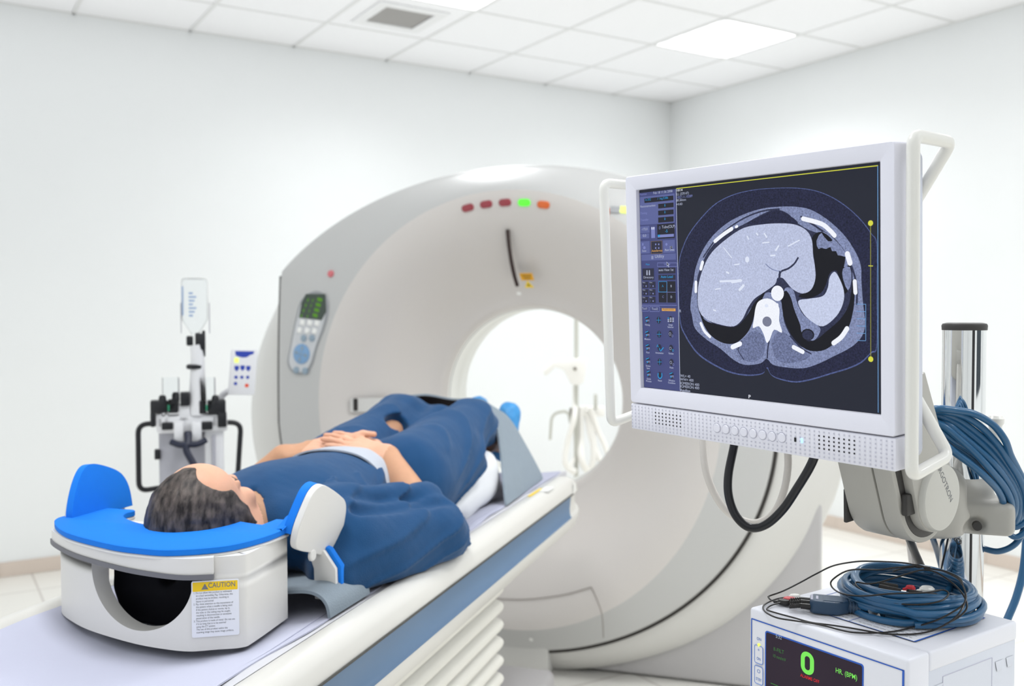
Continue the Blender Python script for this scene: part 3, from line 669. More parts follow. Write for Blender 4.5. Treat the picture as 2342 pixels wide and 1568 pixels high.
# head
B.ell(hp(0, 0.022, -0.006), (0.077, 0.103, 0.098), HR, 0.01)
B.ell(hp(0, -0.055, 0.032), (0.066, 0.078, 0.058), HR, 0.03); B.ell(hp(0, 0.05, 0.045), (0.062, 0.055, 0.052), HR, 0.02)
B.ell(hp(0, -0.106, 0.066), (0.024, 0.020, 0.022), HR, 0.025)
for s in (-1, 1):
    B.cap(hp(0.060*s, -0.055, 0.0), hp(0.024*s, -0.108, 0.055), 0.027, 0.020, 0.03)
    B.ell(hp(0.040*s, -0.032, 0.072), (0.024, 0.020, 0.018), HR, 0.02)
    B.cap(hp(0.012*s, 0.018, 0.092), hp(0.048*s, 0.014, 0.078), 0.0085, 0.008, 0.012)
    B.ell(hp(0.031*s, -0.006, 0.095), (0.017, 0.011, 0.014), HR, 0.012, 'cut'); B.ell(hp(0.031*s, -0.007, 0.079), (0.0135, 0.011, 0.0125), HR, 0.003)
    B.ell(hp(0.0785*s, -0.022, -0.012), (0.010, 0.032, 0.019), HR, 0.006); B.ell(hp(0.088*s, -0.020, -0.006), (0.006, 0.018, 0.009), HR, 0.004, 'cut')
B.cap(hp(0, 0.006, 0.092), hp(0, -0.040, 0.114), 0.0085, 0.0125, 0.012)
for s in (-1, 1): B.ell(hp(0.0115*s, -0.045, 0.100), (0.0095, 0.010, 0.011), HR, 0.006)
B.cap(hp(-0.020, -0.072, 0.086), hp(0.020, -0.072, 0.086), 0.008, 0.008, 0.008); B.cap(hp(-0.017, -0.081, 0.084), hp(0.017, -0.081, 0.084), 0.0085, 0.0085, 0.006); B.cap(hp(-0.022, -0.0765, 0.097), hp(0.022, -0.0765, 0.097), 0.0025, 0.0025, 0.003, 'cut')
# neck, trunk
B.cap(hp(0, -0.055, -0.03), (0, 1.70, 0.925), 0.058, 0.066, 0.04)
B.ell((0, 1.80, 0.925), (0.170, 0.19, 0.100), None, 0.05); B.ell((0, 2.00, 0.922), (0.138, 0.24, 0.098), None, 0.04); B.ell((0, 2.21, 0.92), (0.155, 0.14, 0.090), None, 0.04)
# arms
SH = {1: (0.185, 1.70, 0.905), -1: (-0.185, 1.70, 0.905)}; EL = {1: (0.275, 1.928, 0.878), -1: (-0.285, 1.950, 0.868)}; WR = {1: (0.098, 2.080, 1.016), -1: (-0.165, 2.035, 1.012)}
for s in (1, -1):
    B.cap(SH[s], EL[s], 0.055, 0.044, 0.04); e, w = np.array(EL[s]), np.array(WR[s])
    B.cap(e, e+(w-e)*0.35, 0.043, 0.044, 0.02); B.cap(e+(w-e)*0.35, w, 0.044, 0.0285, 0.015)
def hand(wr, tip, dors, side, spread, curl, thumb, name):
    """wrist, direction to the fingertips, back-of-hand normal, side the thumb is on (+1/-1 along width)"""
    wr = np.array(wr, float); d = np.array(tip, float)-wr; d /= np.linalg.norm(d); n = np.array(dors, float); n -= d*(n @ d); n /= np.linalg.norm(n); w = np.cross(n, d)*side
    Rm = np.array([d, w, n])
    B.ell(wr+d*0.010, (0.030, 0.028, 0.020), Rm, 0.02)
    B.box(wr+d*0.050, (0.046, 0.038, 0.0135), Rm, 0.012, 0.02)
    for q in range(4): B.cap(wr+d*0.030+w*(0.022-0.015*q)*0.8+n*0.004, wr+d*0.090+w*(0.028-0.0185*q)+n*0.004, 0.008, 0.0095, 0.010)
    L = (0.078, 0.088, 0.082, 0.064)
    for q in range(4):
        p = wr+d*(0.092-0.006*(q == 3)-0.002*(q == 0))+w*(0.028-0.0185*q)+n*0.003; a = spread[q]; dd = d*math.cos(a)+w*math.sin(a); r0 = 0.0092-0.0006*(q == 3)
        cu = 0.0
        for seg, fl in ((0, 0.46), (1, 0.30), (2, 0.24)):
            cu += curl[q][seg]; v = dd*math.cos(cu)-n*math.sin(cu); p2 = p+v*L[q]*fl
            B.cap(p, p2, r0-0.0007*seg, r0-0.0007*(seg+1), 0.004); 
            p = p2
    p = wr+d*0.022+w*0.026-n*0.004
    for (a, dn), l, r in zip(thumb, (0.044, 0.034, 0.027), (0.0125, 0.0105, 0.0095)):
        v = d*math.cos(a)+w*math.sin(a)-n*dn; v /= np.linalg.norm(v); p2 = p+v*l; B.cap(p, p2, r, r-0.001, 0.008); p = p2
# left hand below, right hand laid over it
hand(WR[-1], (0.02, 2.115, 1.058), (0.05, -0.25, 1), 1, (0.05, 0.0, -0.04, -0.1), ((0.05, 0.1, 0.1), (0.05, 0.12, 0.12), (0.08, 0.14, 0.12), (0.1, 0.15, 0.1)), ((0.55, 0.0), (0.25, 0.05), (0.05, 0.1)), 'left')
hand(WR[1], (-0.08, 2.078, 1.062), (0.1, -0.30, 1), -1, (0.08, 0.02, -0.04, -0.10), ((-0.02, 0.12, 0.12), (-0.04, 0.12, 0.15), (-0.05, 0.1, 0.15), (-0.04, 0.1, 0.1)), ((0.60, 0.05), (0.22, 0.05), (0.02, 0.08)), 'right')
# one finger of the left hand rests on the back of the right
B.cap((-0.02, 2.098, 1.056), (0.012, 2.118, 1.066), 0.0088, 0.0088, 0.004); B.cap((0.012, 2.118, 1.066), (0.040, 2.125, 1.064), 0.0088, 0.0075, 0.004)
# legs
HP = {1: (0.095, 2.22, 0.925), -1: (-0.095, 2.22, 0.925)}; KN = {1: (0.095, 2.665, 1.030), -1: (-0.115, 2.625, 1.048)}; AN = {1: (0.060, 3.060, 0.930), -1: (-0.060, 3.075, 0.945)}
for s in (1, -1):
    B.cap(HP[s], KN[s], 0.085, 0.056, 0.04); k, a = np.array(KN[s]), np.array(AN[s]); B.cap(k, k+(a-k)*0.35+np.array([0, 0, -0.02]), 0.054, 0.052, 0.02); B.cap(k+(a-k)*0.35+np.array([0, 0, -0.02]), a, 0.052, 0.036, 0.02)
    B.cap(a+np.array([0, 0.015, -0.03]), a+np.array([0.01, 0.06, 0.085]), 0.034, 0.030, 0.02)
def pick_body(C):
    q = (C-HC) @ HR.T; x, u, f = q[:, 0], q[:, 1], q[:, 2]; head = C[:, 1] < 1.72; m = np.zeros(len(C), int)
    e, w = np.array(EL[1]), np.array(WR[1])
    m[(~head) & (C[:, 1] < 2.2) & (np.abs(C[:, 0]) > 0.105)] = 1
    m[(C[:, 1] > 2.2)] = 1
    st = head & (f > 0.0+0.25*np.maximum(0, u+0.10)) & (u < -0.062) & (u > -0.15); m[st] = 2
    m[head & (np.abs(u+0.0765) < 0.012) & (np.abs(x) < 0.025) & (f > 0.075)] = 3
    m[head & (np.abs(u-0.017) < 0.0065) & (np.abs(x) > 0.010) & (np.abs(x) < 0.052) & (f > 0.07)] = 4
    return m
person = organic('person', B, ['skin', 'skin_hairy', 'stubble', 'lips', 'hair_brown'], None, cwa, pick_body, 2)
tag(person, 'dark haired person in blue scrubs lying face up on the couch with hands folded', 'person'); ORG['person'] = np.zeros(3)
# hair
Hh = SDF((-0.12, 1.36, 0.84), (0.12, 1.66, 1.12), 0.0032)
Hh.ell(hp(0, 0.025, -0.009), (0.0865, 0.113, 0.107), HR, 0.01); Hh.ell(hp(0, -0.05, -0.055), (0.069, 0.058, 0.048), HR, 0.03)
for s in (-1, 1): Hh.cap(hp(0.074*s, 0.0, 0.012), hp(0.074*s, -0.040, 0.018), 0.010, 0.006, 0.01)
Hh.func((-0.12, 1.36, 0.84), (0.12, 1.66, 1.12), lambda X, Y, Z: 0.0022*waves(X, Y, Z, 130, 9, 11)+0.0014*waves(X, Y, Z, 420, 9, 12))
nh = HF*0.955-HU*0.296; Hh.box(HC+nh*(0.045+0.15), (0.2, 0.2, 0.15), np.array([HX, HU*0.955+HF*0.296, nh]), 0.005, 0.006, 'cut')
for s in (-1, 1): Hh.ell(hp(0.050*s, 0.085, 0.075), (0.034, 0.05, 0.05), HR, 0.006, 'cut'); Hh.ell(hp(0.0785*s, -0.024, -0.012), (0.016, 0.030, 0.020), HR, 0.004, 'cut'); Hh.ell(hp(0.062*s, 0.022, 0.062), (0.04, 0.035, 0.028), HR, 0.006, 'cut')
organic('hair', Hh, 'hair_brown', person, cwa, None, 1)
# scrub top and trousers
def ridge(v): return 1-np.abs(np.sin(v))*2
G = SDF((-0.40, 1.56, 0.795), (0.42, 2.26, 1.13), 0.0045)
G.ell((0, 1.80, 0.930), (0.186, 0.20, 0.119), None, 0.05); G.ell((0.0, 1.97, 0.928), (0.160, 0.20, 0.114), None, 0.04); G.ell((0, 2.10, 0.922), (0.156, 0.14, 0.100), None, 0.04)
G.cap((0.09, 1.655, 0.925), (0.19, 1.70, 0.90), 0.062, 0.075, 0.05); G.cap((-0.09, 1.655, 0.925), (-0.19, 1.70, 0.90), 0.062, 0.075, 0.05)
for s in (1, -1):
    e = np.array(EL[s]); w = np.array(WR[s]); c = e+(w-e)*(0.30 if s > 0 else 0.25)
    G.cap(SH[s], e+np.array([0.005*s, 0.01, 0]), 0.074, 0.066, 0.03); G.cap(e, c, 0.062, 0.060, 0.03)
# loose cloth of the near sleeve: back corner hanging over the couch edge, fold from the shoulder
G.cap((0.235, 1.76, 0.862), (0.290, 2.000, 0.850), 0.050, 0.026, 0.05); G.cap((0.278, 1.965, 0.87), (0.272, 2.030, 0.885), 0.046, 0.032, 0.03); G.cap((0.27, 1.95, 0.858), (0.318, 2.062, 0.824), 0.034, 0.010, 0.03); G.cap((0.20, 1.62, 0.86), (0.26, 1.85, 0.848), 0.05, 0.04, 0.04)
G.cap((0.14, 1.70, 0.990), (0.240, 1.98, 0.952), 0.026, 0.024, 0.015); G.cap((0.215, 1.69, 0.974), (0.300, 1.95, 0.948), 0.016, 0.012, 0.016, 'cut')
def fold(v, w=0.38): return np.exp(-(np.sin(v)/w)**2)             # narrow raised creases between broad smooth areas
def gf(X, Y, Z):
    w1, w2 = waves(X, Y, Z, 8, 5, 21), waves(X, Y, Z, 9, 5, 22)
    a = 0.0080*fold(math.pi/0.085*(X*0.85+(Y-1.55)*0.45)+2.6*w1)*np.exp(-((X+0.02)/0.15)**4)*np.clip(waves(X, Y, Z, 7, 5, 27)*2+0.6, 0, 1)
    b = 0.0060*fold(math.pi/0.050*(Z*0.85+X*0.25-0.30*(Y-1.7))+2.4*w2)*(X > 0.12)*np.clip(waves(X, Y, Z, 8, 5, 28)*2+0.6, 0, 1)
    return -a-b+0.0028*waves(X, Y, Z, 26, 8, 23)+0.0008*waves(X, Y, Z, 95, 8, 24)
G.func((-0.40, 1.56, 0.795), (0.42, 2.26, 1.13), gf)
for s in (1, -1):
    e = np.array(EL[s]); w = np.array(WR[s]); c = e+(w-e)*(0.30 if s > 0 else 0.2); G.cap(c, e+(w-e)*0.95, 0.047, 0.047, 0.012, 'cut')
G.cap(hp(0, -0.08, 0.0), (0, 1.645, 0.945), 0.062, 0.058, 0.006, 'cut'); G.cap((0, 1.60, 0.985), (0.0, 1.655, 1.012), 0.034, 0.006, 0.006, 'cut')
G.box((0, 1.56, 0.70), (0.5, 0.9, 0.1245), None, 0.001, 0.004, 'cut')
G.box((0, 2.32, 1.0), (0.5, 0.27, 0.3), None, 0.002, 0.004, 'cut')
organic('scrub_top', G, 'scrub_blue', person, cwa, None, 1)
T = SDF((-0.30, 1.98, 0.80), (0.30, 2.90, 1.16), 0.0045)
T.ell((0, 2.16, 0.922), (0.162, 0.13, 0.098), None, 0.05)
T.cap((0.095, 2.20, 0.945), (0.098, 2.665, 1.030), 0.116, 0.068, 0.05); T.cap((-0.095, 2.20, 0.945), (-0.115, 2.635, 1.046), 0.110, 0.068, 0.035)
T.cap((0.135, 2.16, 0.915), (0.150, 2.45, 0.955), 0.075, 0.06, 0.05); T.cap((0.098, 2.665, 1.030), (0.098, 2.705, 1.012), 0.068, 0.066, 0.02); T.cap((-0.02, 2.46, 0.98), (-0.005, 2.66, 1.035), 0.05, 0.052, 0.03); T.cap((-0.115, 2.635, 1.046), (-0.11, 2.70, 1.02), 0.068, 0.066, 0.02)
def tf(X, Y, Z):
    w = waves(X, Y, Z, 8, 5, 31)
    return -0.0100*fold(math.pi/0.062*(Z-0.36*(Y-2.1)+0.35*X)+2.4*w)*np.clip(waves(X, Y, Z, 7, 5, 36)*2+0.65, 0, 1)+0.0028*waves(X, Y, Z, 22, 8, 33)+0.0008*waves(X, Y, Z, 90, 8, 34)
T.func((-0.30, 1.98, 0.80), (0.30, 2.90, 1.16), tf)
for s in (1, -1):
    k, a = np.array(KN[s]), np.array(AN[s]); T.cap(k+(a-k)*0.06+np.array([0, 0, -0.006]), k+(a-k)*0.5+np.array([0, 0, -0.02]), 0.060, 0.060, 0.004, 'cut')
T.ell((-0.048, 2.44, 1.045), (0.030, 0.055, 0.040), None, 0.01, 'cut')
T.box((0, 2.4, 0.70), (0.5, 0.6, 0.1245), None, 0.001, 0.004, 'cut'); T.box((0, 1.83, 1.0), (0.5, 0.2, 0.3), None, 0.002, 0.004, 'cut')
organic('scrub_trousers', T, 'scrub_blue', person, cwa, None, 1)
for s in (1, -1):
    a = np.array(AN[s]); S_ = SDF(a-np.array([0.10, 0.12, 0.13]), a+np.array([0.11, 0.17, 0.17]), 0.004)
    S_.cap(a+np.array([0, 0.020, -0.035]), a+np.array([0.01, 0.062, 0.085]), 0.043, 0.040, 0.02)
    S_.func(a-0.15, a+0.2, lambda X, Y, Z: 0.004*waves(X, Y, Z, 120, 9, 41)+0.002*waves(X, Y, Z, 300, 9, 42))
    organic('shoe_cover', S_, 'shoe_cover_blue', person, cwa, None, 1)
# white bolster under the knees
mat('bolster_white', rgb(232, 234, 238), 0.75, var=0.01, vscale=8, bump=0.1, bscale=60, spec=0.2)
K = SDF((-0.26, 2.22, 0.80), (0.26, 2.80, 1.02), 0.006)
K.box((0, 2.50, 0.870), (0.185, 0.155, 0.050), np.array([[1, 0, 0], [0, 0.955, 0.296], [0, -0.296, 0.955]]), 0.03, 0.02); K.box((0, 2.48, 0.848), (0.185, 0.19, 0.022), None, 0.02, 0.05); K.box((0, 2.58, 0.88), (0.18, 0.06, 0.055), None, 0.03, 0.05)
K.func((-0.26, 2.22, 0.80), (0.26, 2.80, 1.02), lambda X, Y, Z: 0.003*waves(X, Y, Z, 30, 8, 51))
tag(organic('knee_bolster', K, 'bolster_white', None, cwa, None, 2), 'white padded bolster under the knees of the person', 'bolster')
# straps
mat('strap_grey', rgb(140, 152, 162), 0.8, var=0.05, vscale=40, bump=0.3, bscale=300, spec=0.2); mat('strap_dark', rgb(52, 52, 60), 0.85, var=0.05, spec=0.1); mat('strap_pale', rgb(178, 184, 194), 0.7, var=0.03, spec=0.2)
def band(mb, E1, E2, th, n=7, m=10, mi_top=0, mi_bot=1):
    """cloth band between two edge curves"""
    a, b = spline(E1, n), spline(E2, n); N = len(a); top = []
    for q in range(m): 
        f = q/(m-1); top.append(a*(1-f)+b*f)
    T_ = np.array(top); du = np.gradient(T_, axis=1); dv = np.gradient(T_, axis=0); nn = np.cross(du, dv); nn /= np.linalg.norm(nn, axis=2)[:, :, None]
    if nn[m//2, N//2, 2] < 0: nn = -nn
    Bt = T_-nn*th
    V = np.concatenate([cwa(T_.reshape(-1, 3)), cwa(Bt.reshape(-1, 3))]); F = []; MI = []
    o = m*N
    for i in range(m-1):
        for j in range(N-1):
            F.append([i*N+j, i*N+j+1, (i+1)*N+j+1, (i+1)*N+j]); MI.append(mi_top); F.append([o+i*N+j, o+(i+1)*N+j, o+(i+1)*N+j+1, o+i*N+j+1]); MI.append(mi_bot)
    for i in range(m-1):
        for j in (0, N-1): F.append([i*N+j, (i+1)*N+j, o+(i+1)*N+j, o+i*N+j]); MI.append(mi_top)
    for j in range(N-1):
        for i in (0, m-1): F.append([i*N+j, i*N+j+1, o+i*N+j+1, o+i*N+j]); MI.append(mi_top)
    n0 = mb.n; mb.v.append(V); mb.f += [[k+n0 for k in f] for f in F]; mb.m += MI; mb.n += len(V); return mb
mb = band(MB(), [(-0.255, 2.58, 0.82), (-0.235, 2.62, 0.90), (-0.175, 2.72, 1.075), (-0.105, 2.76, 1.108), (-0.01, 2.79, 1.094), (0.085, 2.80, 1.092), (0.135, 2.76, 1.055), (0.185, 2.68, 0.965), (0.235, 2.57, 0.85), (0.250, 2.54, 0.818)],
          [(-0.255, 2.98, 0.82), (-0.225, 2.98, 0.89), (-0.165, 2.97, 1.01), (-0.105, 2.96, 1.052), (-0.01, 2.96, 1.050), (0.085, 2.96, 1.042), (0.125, 2.97, 1.01), (0.170, 2.98, 0.935), (0.218, 2.985, 0.848), (0.230, 2.985, 0.818)], 0.006)
tag(obj('leg_strap', mb, ['strap_grey', 'strap_dark'], None, 60), 'wide grey strap passing over the shins of the person down to the couch edge', 'strap')
xs = [(-0.172, 0.835), (-0.166, 0.90), (-0.132, 0.986), (-0.08, 1.030), (0, 1.043), (0.08, 1.030), (0.132, 0.986), (0.166, 0.905), (0.174, 0.835)]
mb = band(MB(), [(x*1.02, 1.972, z+0.004) for x, z in xs], [(x, 2.120, z-0.002) for x, z in xs], 0.004)
tag(obj('waist_strap', mb, ['strap_pale', 'strap_dark'], None, 60), 'pale grey strap across the waist of the person under the folded hands', 'strap')
pr = [(0.03, 0.838), (0.10, 0.850), (0.16, 0.859), (0.205, 0.864), (0.232, 0.858), (0.248, 0.842), (0.254, 0.818)]
mb = band(MB(), [(x, 1.505, z) for x, z in pr], [(x+0.004, 1.655, z+0.002) for x, z in pr], 0.006, mi_bot=0)
tag(obj('couch_strap', mb, ['strap_grey', 'strap_dark'], None, 60), 'loose grey strap arched on the couch beside the head support', 'strap')
# ------------------------------------------------------------------ head support with blue pads at the end of the couch
mat('pad_blue', rgb(24, 122, 224), 0.75, var=0.03, vscale=60, bump=0.15, bscale=500, spec=0.2)
mat('support_white', rgb(226, 224, 220), 0.4, var=0.01, vscale=5)
mat('support_grey', rgb(112, 112, 118), 0.5, var=0.02); mat('foam_black', rgb(18, 18, 24), 0.8, var=0.05, spec=0.15)
mat('label_white', rgb(238, 240, 248), 0.5, var=0.01); mat('label_yellow', rgb(250, 208, 10), 0.5, var=0)
sup = thing('head_support', 'white head support with a bright blue pad, upturned side wings and round opening', 'head support', cw(-0.03, 1.40, TZ+0.003))
FC = spline([(-0.252, 1.50), (-0.250, 1.43), (-0.238, 1.392), (-0.175, 1.352), (-0.105, 1.322), (-0.004, 1.295), (0.060, 1.287), (0.113, 1.289), (0.150, 1.309), (0.186, 1.331), (0.190, 1.36), (0.178, 1.486)], 8)
FL = np.concatenate([[0], np.cumsum(np.linalg.norm(np.diff(FC, axis=0), axis=1))])
def wallp(u, z, off=0.0):
    x = np.interp(u, FL, FC[:, 0]); t = np.interp(u, FL, FC[:, 1]); e = 0.006
    d = np.array([np.interp(u+e, FL, FC[:, 0])-np.interp(u-e, FL, FC[:, 0]), np.interp(u+e, FL, FC[:, 1])-np.interp(u-e, FL, FC[:, 1])]); d /= np.linalg.norm(d)
    return cw(x+d[1]*off, t-d[0]*off, z)
def u_of(x): 
    k = np.argmin(FC[:, 1]); i0 = np.argmin(np.abs(FC[:k+25, 0]-x)+10*(np.arange(k+25) < 12)); return FL[i0]
Z0, Z1 = TZ+0.004, 0.9695; UE = FL[-1]; uh, zh, ru, rz = u_of(0.008), 0.932, 0.116, 0.092
US = np.unique(np.concatenate([np.linspace(0, UE, 150), uh-ru*np.cos(np.linspace(0, math.pi, 61))]))
def zlo(u): q = (u-uh)/ru; return zh-rz*math.sqrt(max(0, 1-q*q)) if abs(q) < 1 else zh
def zhi(u): q = (u-uh)/ru; return min(zh+rz*math.sqrt(max(0, 1-q*q)), 0.955) if abs(q) < 1 else zh
def colm(za, zb, n, off): return [np.array([wallp(u, za(u)+(zb(u)-za(u))*k/n, off) for u in US]) for k in range(n+1)]
Zb, Zt_ = (lambda u: Z0), (lambda u: Z1)
mb = MB(); lowF, lowB, topF, topB = colm(Zb, zlo, 6, 0), colm(Zb, zlo, 6, -0.028), colm(zhi, Zt_, 4, 0), colm(zhi, Zt_, 4, -0.028)
for S_ in (lowF, lowB, topF, topB, [lowF[0], lowB[0]], [topF[-1], topB[-1]], [lowF[-1], lowB[-1]], [topF[0], topB[0]]): mb.rings(S_, False)
for e in (0, -1): mb.rings([np.array([r[e] for r in lowF+topF]), np.array([r[e] for r in lowB+topB])], False)
body = obj('base_shell', mb, 'support_white', sup, 40)
mb = MB(); lid = [(p[0]*0.97-0.002, p[1]+0.004) for p in FC]+[(0.16, 1.49), (-0.23, 1.50)]
up = [(-0.24, 1.50), (-0.235, 1.41), (-0.10, 1.335), (0, 1.308), (0.09, 1.305), (0.145, 1.345), (0.148, 1.48), (0.12, 1.48), (0.105, 1.42), (0.03, 1.385), (-0.05, 1.385), (-0.11, 1.42), (-0.135, 1.50)]
mb.prism(up, 0.950, 0.968, cw(0, 0, 0), FRC, 0.002); obj('top_plate', mb, 'support_white', sup, 40)
# visor plate with a grey lower lip, slanting across the front
ul_ = np.linspace(u_of(-0.238), u_of(0.150), 40); R = []
def vz(k): return 0.955-0.010*(k/39)
mb = MB(); R = [np.array([wallp(u, z, o) for z, o in ((0.972, 0.001), (0.972, 0.014), (vz(k), 0.014), (vz(k), 0.001))]) for k, u in enumerate(ul_)]
mb.rings(R, True, True, True); vis = obj('visor', mb, 'support_white', sup, 30)
mb = MB(); R = [np.array([wallp(u, z, o) for z, o in ((vz(k), 0.0005), (vz(k), 0.0165), (vz(k)-0.008, 0.0165), (vz(k)-0.009, 0.0005))]) for k, u in enumerate(ul_)]
mb.rings(R, True, True, True); sub(obj('lip', mb, 'support_grey', vis, 30), 'dark grey lower lip')
# blue pad: crescent with a notch for the head
outer = spline([(-0.262, 1.505), (-0.262, 1.44), (-0.252, 1.395), (-0.165, 1.328), (-0.040, 1.283), (0.030, 1.272), (0.094, 1.277), (0.160, 1.325), (0.186, 1.399), (0.188, 1.47)], 6)
inner = spline([(0.188, 1.475), (0.150, 1.472), (0.110, 1.478), (0.070, 1.486), (0.052, 1.468), (0.030, 1.432), (0.0, 1.418), (-0.055, 1.412), (-0.105, 1.428), (-0.155, 1.460), (-0.172, 1.486), (-0.172, 1.512), (-0.21, 1.512), (-0.262, 1.51)], 5)
poly = [tuple(p) for p in outer]+[tuple(p) for p in inner]
from mathutils.geometry import tessellate_polygon
tri = tessellate_polygon([[Vector((p[0], p[1], 0)) for p in poly]]); n = len(poly)
def slab(z0, z1, sc=1.0): 
    mb = MB(); cx = -0.02; ct = 1.40
    lv = [(z0, -0.001), (z0+0.002, 0.001), (z1-0.002, 0.001), (z1, -0.0015)]
    pts = []
    P2 = np.array(poly); d = np.roll(P2, -1, 0)-np.roll(P2, 1, 0); nn = np.stack([d[:, 1], -d[:, 0]], 1); nn /= np.linalg.norm(nn, axis=1)[:, None]
    for z, o in lv:
        Q = P2+nn*o; pts.append(np.array([cw(q[0], q[1], z) for q in Q]))
    mb.rings(pts); mb.add(pts[0], [list(t)[::-1] for t in tri]); mb.add(pts[-1], [list(t) for t in tri]); return mb
obj('pad', slab(0.974, 0.986), 'pad_blue', sup, 40)
obj('pad_tray', slab(0.968, 0.974), 'support_white', sup, 40)
# upturned wings
def side_wing(x0, lean, outline, sgn, edge):
    """rounded upright plate: white shell outside, blue foam facing inside; edge = the foam's rolled join with the pad"""
    nrm = LA*math.cos(lean)*sgn-UZ*math.sin(lean); upv = UZ*math.cos(lean)+LA*math.sin(lean)*sgn
    fr = (AX, upv, nrm*1.0); c = cw(x0, 0, 0.95); P = spline([(t, z-0.95) for t, z in outline], 6, True)
    if np.cross(fr[0], fr[1]) @ fr[2] < 0: P = P[::-1]
    mb = MB(); Pw = P.mean(0)+(P-P.mean(0))*(1.0 if sgn > 0 else 0.95); mb.prism(Pw, 0.0, 0.013 if sgn > 0 else 0.006, c, fr, 0.002, 3); w = obj('side_wing', mb, 'support_white', sup, 40)
    mb = MB(); Q = P*1.0; ct = P.mean(0); Q = ct+(P-ct)*0.995; Q[:, 1] = np.maximum(Q[:, 1], 0.976-0.95+0.10*np.maximum(0, 0.0)); mb.prism(Q, -0.016, -0.0005, c, fr, 0.003, 3); sub(obj('wing_pad', mb, 'pad_blue', w, 40), 'blue foam facing')
    if sgn < 0: return w
    mb = MB(); R = []
    for t in np.linspace(edge[0], edge[1], 8):
        prof = spline([(x0-sgn*0.060, 0.986), (x0-sgn*0.036, 0.9865), (x0-sgn*0.028, 0.989), (x0-sgn*0.022, 0.994), (x0-sgn*0.017, 1.003)], 5); lo = spline([(x0-sgn*0.004, 1.000), (x0-sgn*0.007, 0.988), (x0-sgn*0.015, 0.979), (x0-sgn*0.035, 0.9745), (x0-sgn*0.060, 0.974)], 5)
        k_ = min(1.0, max(0.0, (t-edge[0])/0.04)); k_ = k_*k_*(3-2*k_); prof[:, 1] = 0.986+(prof[:, 1]-0.986)*k_; lo[:5, 1] = np.minimum(lo[:5, 1], 0.985+(lo[:5, 1]-0.985)*k_)
        R.append(np.array([cw(x, t, z) for x, z in np.concatenate([prof, lo])]))
    mb.rings(R, True, True, True); obj('wing_roll', mb, 'pad_blue', sup, 50); return w
side_wing(0.196, 0.20, [(1.462, 0.990), (1.478, 1.025), (1.496, 1.050), (1.520, 1.058), (1.548, 1.050), (1.602, 1.024), (1.632, 1.004), (1.642, 0.975), (1.638, 0.938), (1.618, 0.914), (1.580, 0.911), (1.530, 0.928), (1.480, 0.945), (1.462, 0.960)], 1, (1.448, 1.52))
side_wing(-0.246, 0.10, [(1.418, 0.985), (1.432, 1.030), (1.455, 1.066), (1.480, 1.076), (1.522, 1.064), (1.556, 1.046), (1.574, 1.020), (1.580, 0.985), (1.577, 0.955), (1.550, 0.945), (1.480, 0.945), (1.430, 0.955)], -1, (1.41, 1.54))
armp = [(0.166, 0.932), (0.206, 0.920), (0.230, 0.888), (0.232, 0.828), (0.186, 0.828), (0.184, 0.886)]
FRT = (LA, UZ, -AX)
mb = MB(); mb.prism(armp, 0, 0.010, cw(0, 1.578, 0), FRT, 0.002); ar = obj('wing_arm', mb, 'support_white', sup, 40)
mb = MB(); mb.prism([(x+0.006, z+0.003) for x, z in armp], -0.016, -0.001, cw(0, 1.578, 0), FRT, 0.002); sub(obj('arm_pad', mb, 'pad_blue', ar, 40), 'blue foam facing')
mb = MB(); mb.lathe([(0.011, 0), (0.011, 0.004), (0.009, 0.006), (0, 0.0065)], cw(0.201, 1.530, 0.922), (AX, UZ, LA), 18); obj('rivet', mb, 'support_white', ar)
# dark head cushion seen through the opening
K2 = SDF((-0.2, 1.30, 0.80), (0.2, 1.66, 0.99), 0.005)
K2.box((-0.01, 1.48, 0.852), (0.10, 0.10, 0.040), None, 0.02, 0.01); K2.ell((-0.01, 1.47, 0.965), (0.088, 0.11, 0.086), None, 0.005, 'cut')
K2.box((-0.01, 1.395, 0.90), (0.118, 0.012, 0.050), None, 0.03, 0.02); K2.ell((0.0, 1.38, 0.905), (0.018, 0.03, 0.016), None, 0.004, 'cut')
o = organic('head_cushion', K2, 'foam_black', sup, cwa, None, 1); sub(o, 'black foam cushion inside the opening')
# caution label
u0, u1 = u_of(0.118), u_of(0.118)+0.076; um = (u0+u1)/2; c0 = wallp(um, 0.886, 0.0012); dr = wallp(u1, 0.886)-wallp(u0, 0.886); dr /= np.linalg.norm(dr); nn_ = np.cross(dr, UZ); nn_ = nn_ if nn_ @ (CO-c0) > 0 else -nn_
LF = (dr, UZ, nn_); off = max(0.0015, *[float((wallp(u, 0.886)-c0) @ nn_)+0.0008 for u in np.linspace(u0, u1, 9)]); c0 = c0+nn_*off
LWd, LH = 0.074, 0.092
mb = MB().prism(rrect(LWd, LH, 0.003), -0.0022, 0, c0, LF); lab = sub(obj('caution_label', mb, 'label_white', sup, 0), 'white label headed CAUTION in a yellow band')
mb = MB().prism(rrect(LWd-0.004, 0.0150, 0.001, cy=LH/2-0.0095), 0.0001, 0.0003, c0, LF); sub(obj('band', mb, 'label_yellow', lab, 0), 'yellow heading band')
mb = MB(); text(mb, 'CAUTION', 0.0115, c0-LF[0]*0.011+LF[1]*(LH/2-0.0140), LF, h=0.0005, sx=0.82, bold=0.01)
mb.add(xf(np.array([[-0.0215, LH/2-0.0142, 0.0005], [-0.0105, LH/2-0.0142, 0.0005], [-0.016, LH/2-0.0045, 0.0005]]), c0, LF), [[0, 1, 2]])
